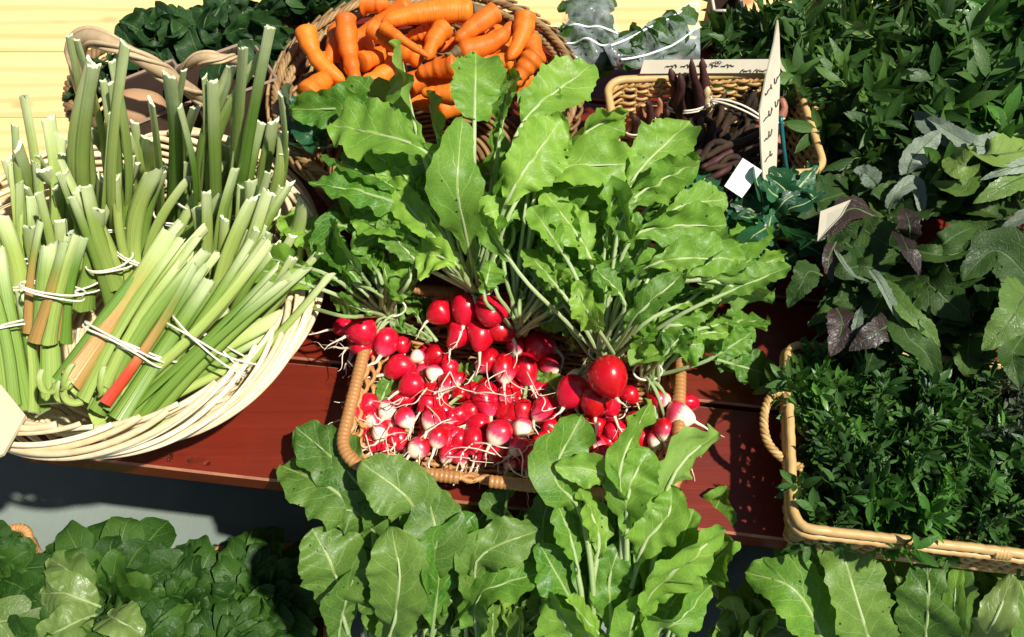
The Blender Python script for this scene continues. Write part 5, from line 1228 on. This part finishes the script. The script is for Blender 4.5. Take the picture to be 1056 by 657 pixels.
# ------------------------------------------------------------------ lettuces in their crates at the front left
def lettuces():
    rng = np.random.default_rng(71); zc = ZC
    def crate(label, quad, h, seed):
        rg = np.random.default_rng(seed); q = [W(x, y, zc+h) for x, y in quad]; c = sum(q)/4; t = T('wicker_basket', label, 'basket', (c[0], c[1], zc+.004))
        ex = unit(q[1]-q[0]); rot = math.atan2(ex[1], ex[0]); lx = np.linalg.norm(q[1]-q[0]); ly = np.linalg.norm(q[3]-q[0])
        ring = ring_rect(c, lx, ly, .012, rot, 240); weave(ring, zc+.01, zc+h-.004, lambda f: -.004+.006*f, 12, 60, .0026, rg).build('wall', M['brown_wicker'], t)
        mb = MB(); wrapped(mb, at_ring(ring, .003, zc+h), .005, rg, .004, closed=True); mb.build('rim', M['cane'], t)
        mb = MB(); floor_weave(ring, zc+.012, rg, .003, .004).build('base', M['brown_wicker'], t)
    crate('brown wicker tray with cane rim holding the lettuce heads', [(12, 715), (330, 700), (340, 575), (52, 575)], .055, 3)
    crate('brown wicker tray cut by the left picture edge holding dark lettuce', [(-210, 740), (4, 690), (42, 572), (-150, 575)], .055, 4)
    def head(label, cx, cy, z, R, n, mat, seed, pale=0, group='lettuce heads in the front left trays', sz=(20, 31)):
        rg = np.random.default_rng(seed); c = W(cx, cy, z); t = T('lettuce_head', label, 'lettuce', (c[0], c[1], zc+.02), group); k = SCL(c)
        for i in range(n):
            f = ((i+.5)/n)**.62; az = i*2.39996+rg.normal(0, .2); el = (1-f)*1.25+.12+rg.normal(0, .1)
            d = np.array([math.cos(az)*math.cos(el), math.sin(az)*math.cos(el), math.sin(el)]); rad = R*k*(.52+.5*f)*rg.uniform(.85, 1.15)*(1.2 if pale and i > n*.66 and math.cos(az)+.7*math.sin(az) < -.45 else 1)
            b = c+np.array([math.cos(az), math.sin(az), 0])*rad*.08+EZ*-.02; e = b+d*rad; m = b+d*rad*.5+EZ*.006
            e2 = e+np.array([math.cos(az), math.sin(az), 0])*rad*(.05+.2*f)-EZ*rad*.14*f
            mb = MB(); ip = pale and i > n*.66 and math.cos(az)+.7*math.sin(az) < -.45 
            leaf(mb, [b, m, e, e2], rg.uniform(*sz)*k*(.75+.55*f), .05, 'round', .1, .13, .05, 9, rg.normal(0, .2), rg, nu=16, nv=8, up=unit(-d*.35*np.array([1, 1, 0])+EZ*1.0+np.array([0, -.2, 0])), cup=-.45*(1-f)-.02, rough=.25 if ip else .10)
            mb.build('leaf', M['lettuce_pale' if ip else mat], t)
        return t
    t1 = head('largest lettuce head with pale crinkled outer leaves at its left', 108, 622, -.17, 80, 50, 'lettuce', 1, pale=1, sz=(32, 50))
    head('lettuce head with small round leaves in the middle of the front left tray', 190, 626, -.17, 60, 100, 'lettuce', 2)
    head('lettuce head with small round leaves at the right end of the front left tray', 262, 620, -.17, 62, 100, 'lettuce', 3)
    head('lettuce head cut by the bottom edge left of the upright greens', 235, 680, -.155, 60, 90, 'lettuce', 4)
    head('lettuce head at the bottom edge below the largest one', 150, 684, -.155, 60, 76, 'lettuce', 6)
    head('pale lettuce head at the bottom left corner of the tray', 60, 672, -.15, 56, 36, 'lettuce', 7, pale=1, sz=(34, 52))
    head('dark lettuce head cut by the left picture edge', -12, 590, -.16, 44, 44, 'lettuce', 8)
    head('lettuce head half outside the picture at the back of the left tray', -60, 570, -.17, 50, 40, 'lettuce', 9)
    for pts, w, ti in [([(104, 626, -.15), (84, 618, -.135), (66, 612, -.13), (42, 612, -.145)], 50, .35), ([(112, 634, -.14), (118, 638, -.115), (130, 644, -.11), (148, 656, -.12)], 50, .55), ([(100, 612, -.15), (84, 600, -.135), (72, 590, -.13), (52, 576, -.145)], 46, .15), ([(100, 634, -.15), (82, 640, -.135), (66, 648, -.13), (40, 660, -.14)], 50, .3)]:
        hero(t1, pts, w, 'round', .04, mat='lettuce_pale', rng=rng, tint=(ti, .6), ruffle=.16, serr=.03, rough=.3, roll=0.)
lettuces()

# ------------------------------------------------------------------ big greens along the front
def front_greens():
    G = 'bunches of large leafy greens in front of the stand'; rng = np.random.default_rng(81)
    def bunch(label, x, y, z): c = W(x, y, z); return T('greens_bunch', label, 'leafy greens', (c[0], c[1], ZC+.006), G)
    tl = bunch('dull green bunch with oval spotted leaves left of the front middle', 400, 690, -.16)
    fan(tl, (415, 690, -.15), 34, (48, 115), (90, 230), (-.10, .0), (.0, .03), (46, 66), rng, 'oval', 'green', 'stem', (.5, .66), spread=22, ruffle=.12, serr=.06)
    for pts, w, st, tp, tint in [
        ([(368, 680, -.10), (355, 640, -.04), (345, 590, .0), (322, 545, .02)], 74, 'mustard', .3, (.6, .5)),
        ([(370, 690, -.10), (400, 660, -.03), (412, 600, .02), (404, 542, .045)], 66, 'oval', .32, (.75, .5)),
        ([(420, 690, -.10), (430, 600, -.01), (450, 560, .03), (438, 498, .055)], 60, 'oval', .4, (.35, .5)),
        ([(400, 690, -.10), (420, 560, .0), (425, 520, .05), (372, 476, .075)], 66, 'oval', .5, (.65, .5)),
        ([(380, 690, -.10), (370, 560, -.01), (350, 510, .03), (290, 480, .02)], 76, 'mustard', .42, (.30, .5)),
        ([(380, 690, -.10), (385, 560, -.01), (370, 500, .03), (305, 440, .04)], 60, 'mustard', .5, (.05, .5)),
        ([(390, 690, -.10), (390, 570, -.02), (370, 530, .02), (330, 525, .02)], 46, 'oval', .45, (.4, .5)),
        ([(395, 690, -.10), (400, 560, -.02), (395, 530, .02), (378, 505, .03)], 50, 'oval', .5, (.2, .5)),
        ([(415, 690, -.10), (410, 650, -.05), (390, 620, -.02), (370, 630, -.02)], 56, 'oval', .2, (.55, .5)),
        ([(350, 690, -.10), (350, 650, -.05), (360, 610, -.01), (372, 580, .0)], 50, 'oval', .2, (.3, .5))]:
        hero(tl, pts, w, st, tp, 'green', rng=rng, tint=tint, fold=.12, ruffle=.13, serr=.07, roll=rng.normal(0, .25))
    tm = bunch('crinkled mid green bunch low in the front middle', 520, 690, -.16)
    fan(tm, (520, 700, -.15), 38, (48, 132), (70, 220), (-.09, .0), (.0, .03), (46, 66), rng, 'mustard', 'green', 'stem', (.48, .64), spread=26, ruffle=.2, serr=.12)
    for pts, w, st, tp, tint, mat in [
        ([(440, 690, -.10), (450, 620, -.02), (455, 570, .02), (490, 530, .03)], 62, 'mustard', .2, (.05, .5), 'rad_leaf'),
        ([(500, 690, -.10), (490, 600, -.01), (500, 570, .02), (560, 545, .03)], 54, 'mustard', .3, (.6, .5), 'green'),
        ([(500, 690, -.10), (490, 640, -.03), (500, 610, .0), (560, 590, .01)], 56, 'mustard', .2, (.4, .5), 'rad_leaf'),
        ([(480, 690, -.10), (480, 600, -.01), (470, 550, .02), (425, 500, .03)], 44, 'mustard', .35, (.6, .5), 'green'),
        ([(540, 690, -.10), (530, 600, -.02), (520, 530, .02), (530, 490, .035)], 44, 'mustard', .4, (.2, .5), 'green'),
        ([(560, 690, -.10), (560, 600, -.02), (560, 540, .02), (570, 505, .035)], 44, 'mustard', .4, (.3, .5), 'green')]:
        hero(tm, pts, w, st, tp, mat, rng=rng, tint=tint, ruffle=.26, serr=.12)
    tr = bunch('bright light green bunch standing up over the radish tray front', 640, 690, -.16)
    fan(tr, (640, 700, -.14), 32, (50, 128), (80, 230), (-.06, .05), (.0, .03), (42, 62), rng, 'radish', 'rad_leaf', 'stem', (.5, .66), spread=26, ruffle=.16, serr=.12)
    for pts, w, st, tp, tint in [
        ([(605, 690, -.08), (612, 620, .0), (600, 530, .06), (572, 490, .09), (600, 428, .11)], 60, 'radish', .42, (.25, .5)),
        ([(630, 690, -.08), (640, 600, .0), (642, 530, .06), (640, 480, .10), (672, 412, .12)], 52, 'radish', .48, (.6, .5)),
        ([(632, 690, -.08), (640, 600, .0), (640, 530, .06), (625, 490, .09), (572, 480, .10)], 36, 'radish', .55, (.9, .5)),
        ([(632, 690, -.08), (645, 600, .0), (646, 540, .06), (650, 500, .085), (670, 462, .10)], 54, 'radish', .5, (.7, .5)),
        ([(640, 690, -.08), (670, 600, .0), (680, 530, .05), (700, 480, .08), (740, 445, .085)], 66, 'mustard', .45, (.8, .5)),
        ([(630, 690, -.08), (650, 610, .0), (665, 560, .04), (690, 530, .06), (692, 500, .07)], 50, 'mustard', .5, (.95, .5)),
        ([(640, 680, -.08), (665, 620, .0), (700, 585, .04), (725, 565, .05), (748, 545, .05)], 78, 'mustard', .25, (.95, .5)),
        ([(610, 690, -.08), (610, 610, .0), (618, 560, .04), (610, 530, .06), (596, 500, .07)], 44, 'radish', .5, (.85, .5)),
        ([(600, 690, -.08), (600, 620, .0), (590, 560, .04), (575, 520, .06)], 42, 'radish', .5, (.4, .5)),
        ([(580, 690, -.08), (590, 660, -.02), (580, 640, .0), (562, 610, .01)], 80, 'mustard', .05, (.9, .5)),
        ([(640, 690, -.08), (650, 650, -.02), (660, 625, .0), (690, 600, .01)], 60, 'mustard', .1, (.6, .5)),
        ([(660, 690, -.08), (680, 650, -.02), (700, 640, .0), (735, 600, .0)], 60, 'mustard', .1, (.6, .5)),
        ([(650, 690, -.08), (690, 590, .0), (705, 555, .03), (715, 525, .04)], 46, 'mustard', .4, (.5, .5)),
        ([(640, 690, -.08), (655, 570, .0), (665, 540, .03), (680, 510, .05)], 40, 'radish', .4, (.3, .5)),
        ([(620, 690, -.08), (630, 640, -.02), (628, 600, .01), (640, 560, .03)], 46, 'mustard', .3, (.2, .5))]:
        hero(tr, pts, w, st, tp, 'rad_leaf', rng=rng, tint=tint, ruffle=.24, serr=.12, stalk_r=.0026)
    def big(label, x, y, n, ang, heroes, seed):
        rg = np.random.default_rng(seed); t = bunch(label, x, y, -.16)
        fan(t, (x, y, -.16), n, ang, (70, 150), (-.14, -.05), (.0, .02), (56, 80), rg, 'mustard', 'green', 'stem', (.1, .25), spread=20, ruffle=.16, serr=.12)
        for pts, w, tint, mat in heroes: hero(t, pts, w, 'mustard', .05, mat, rng=rg, rough=.14, tint=tint, ruffle=.15, serr=.12, stalk_r=.0026, fold=.12, roll=rg.normal(0, .15))
    big('front bunch with two big pale veined leaves below the herb tray corner', 870, 700, 12, (50, 150), [
        ([(905, 690, -.08), (890, 640, -.02), (875, 590, .01), (862, 548, .02)], 88, (.9, .5), 'green'),
        ([(858, 690, -.08), (840, 640, -.03), (815, 605, -.01), (768, 590, -.02)], 74, (.5, .5), 'rad_leaf'),
        ([(850, 680, -.10), (840, 620, -.06), (830, 580, -.04), (800, 552, -.04)], 76, (.1, .5), 'green')], 1)
    big('dull olive bunch at the bottom edge below the middle of the herb tray', 960, 700, 12, (55, 130), [
        ([(950, 700, -.10), (955, 650, -.05), (958, 610, -.02), (955, 572, -.01)], 80, (.2, .5), 'green'),
        ([(985, 690, -.10), (980, 620, -.04), (965, 580, -.01), (935, 550, -.01)], 66, (.35, .5), 'green'),
        ([(990, 690, -.10), (985, 640, -.03), (985, 610, -.01), (990, 580, .0)], 32, (.95, .5), 'rad_leaf')], 2)
    big('bunch at the bottom right corner with whitish leaf folds', 1040, 700, 12, (60, 150), [
        ([(1000, 690, -.08), (1020, 650, -.02), (1030, 630, .0), (1045, 592, .01)], 46, (.95, .5), 'lettuce_pale'),  # one leaf in the pale lettuce colour
        ([(1060, 690, -.10), (1060, 640, -.03), (1050, 600, -.02), (1020, 570, -.02)], 66, (.3, .5), 'green'),
        ([(1070, 690, -.10), (1065, 620, -.03), (1070, 590, -.02), (1075, 560, -.02)], 66, (.5, .5), 'green')], 3)
    big('dark low bunch between the bright greens and the herb tray corner', 775, 705, 9, (60, 120), [], 4)
front_greens()
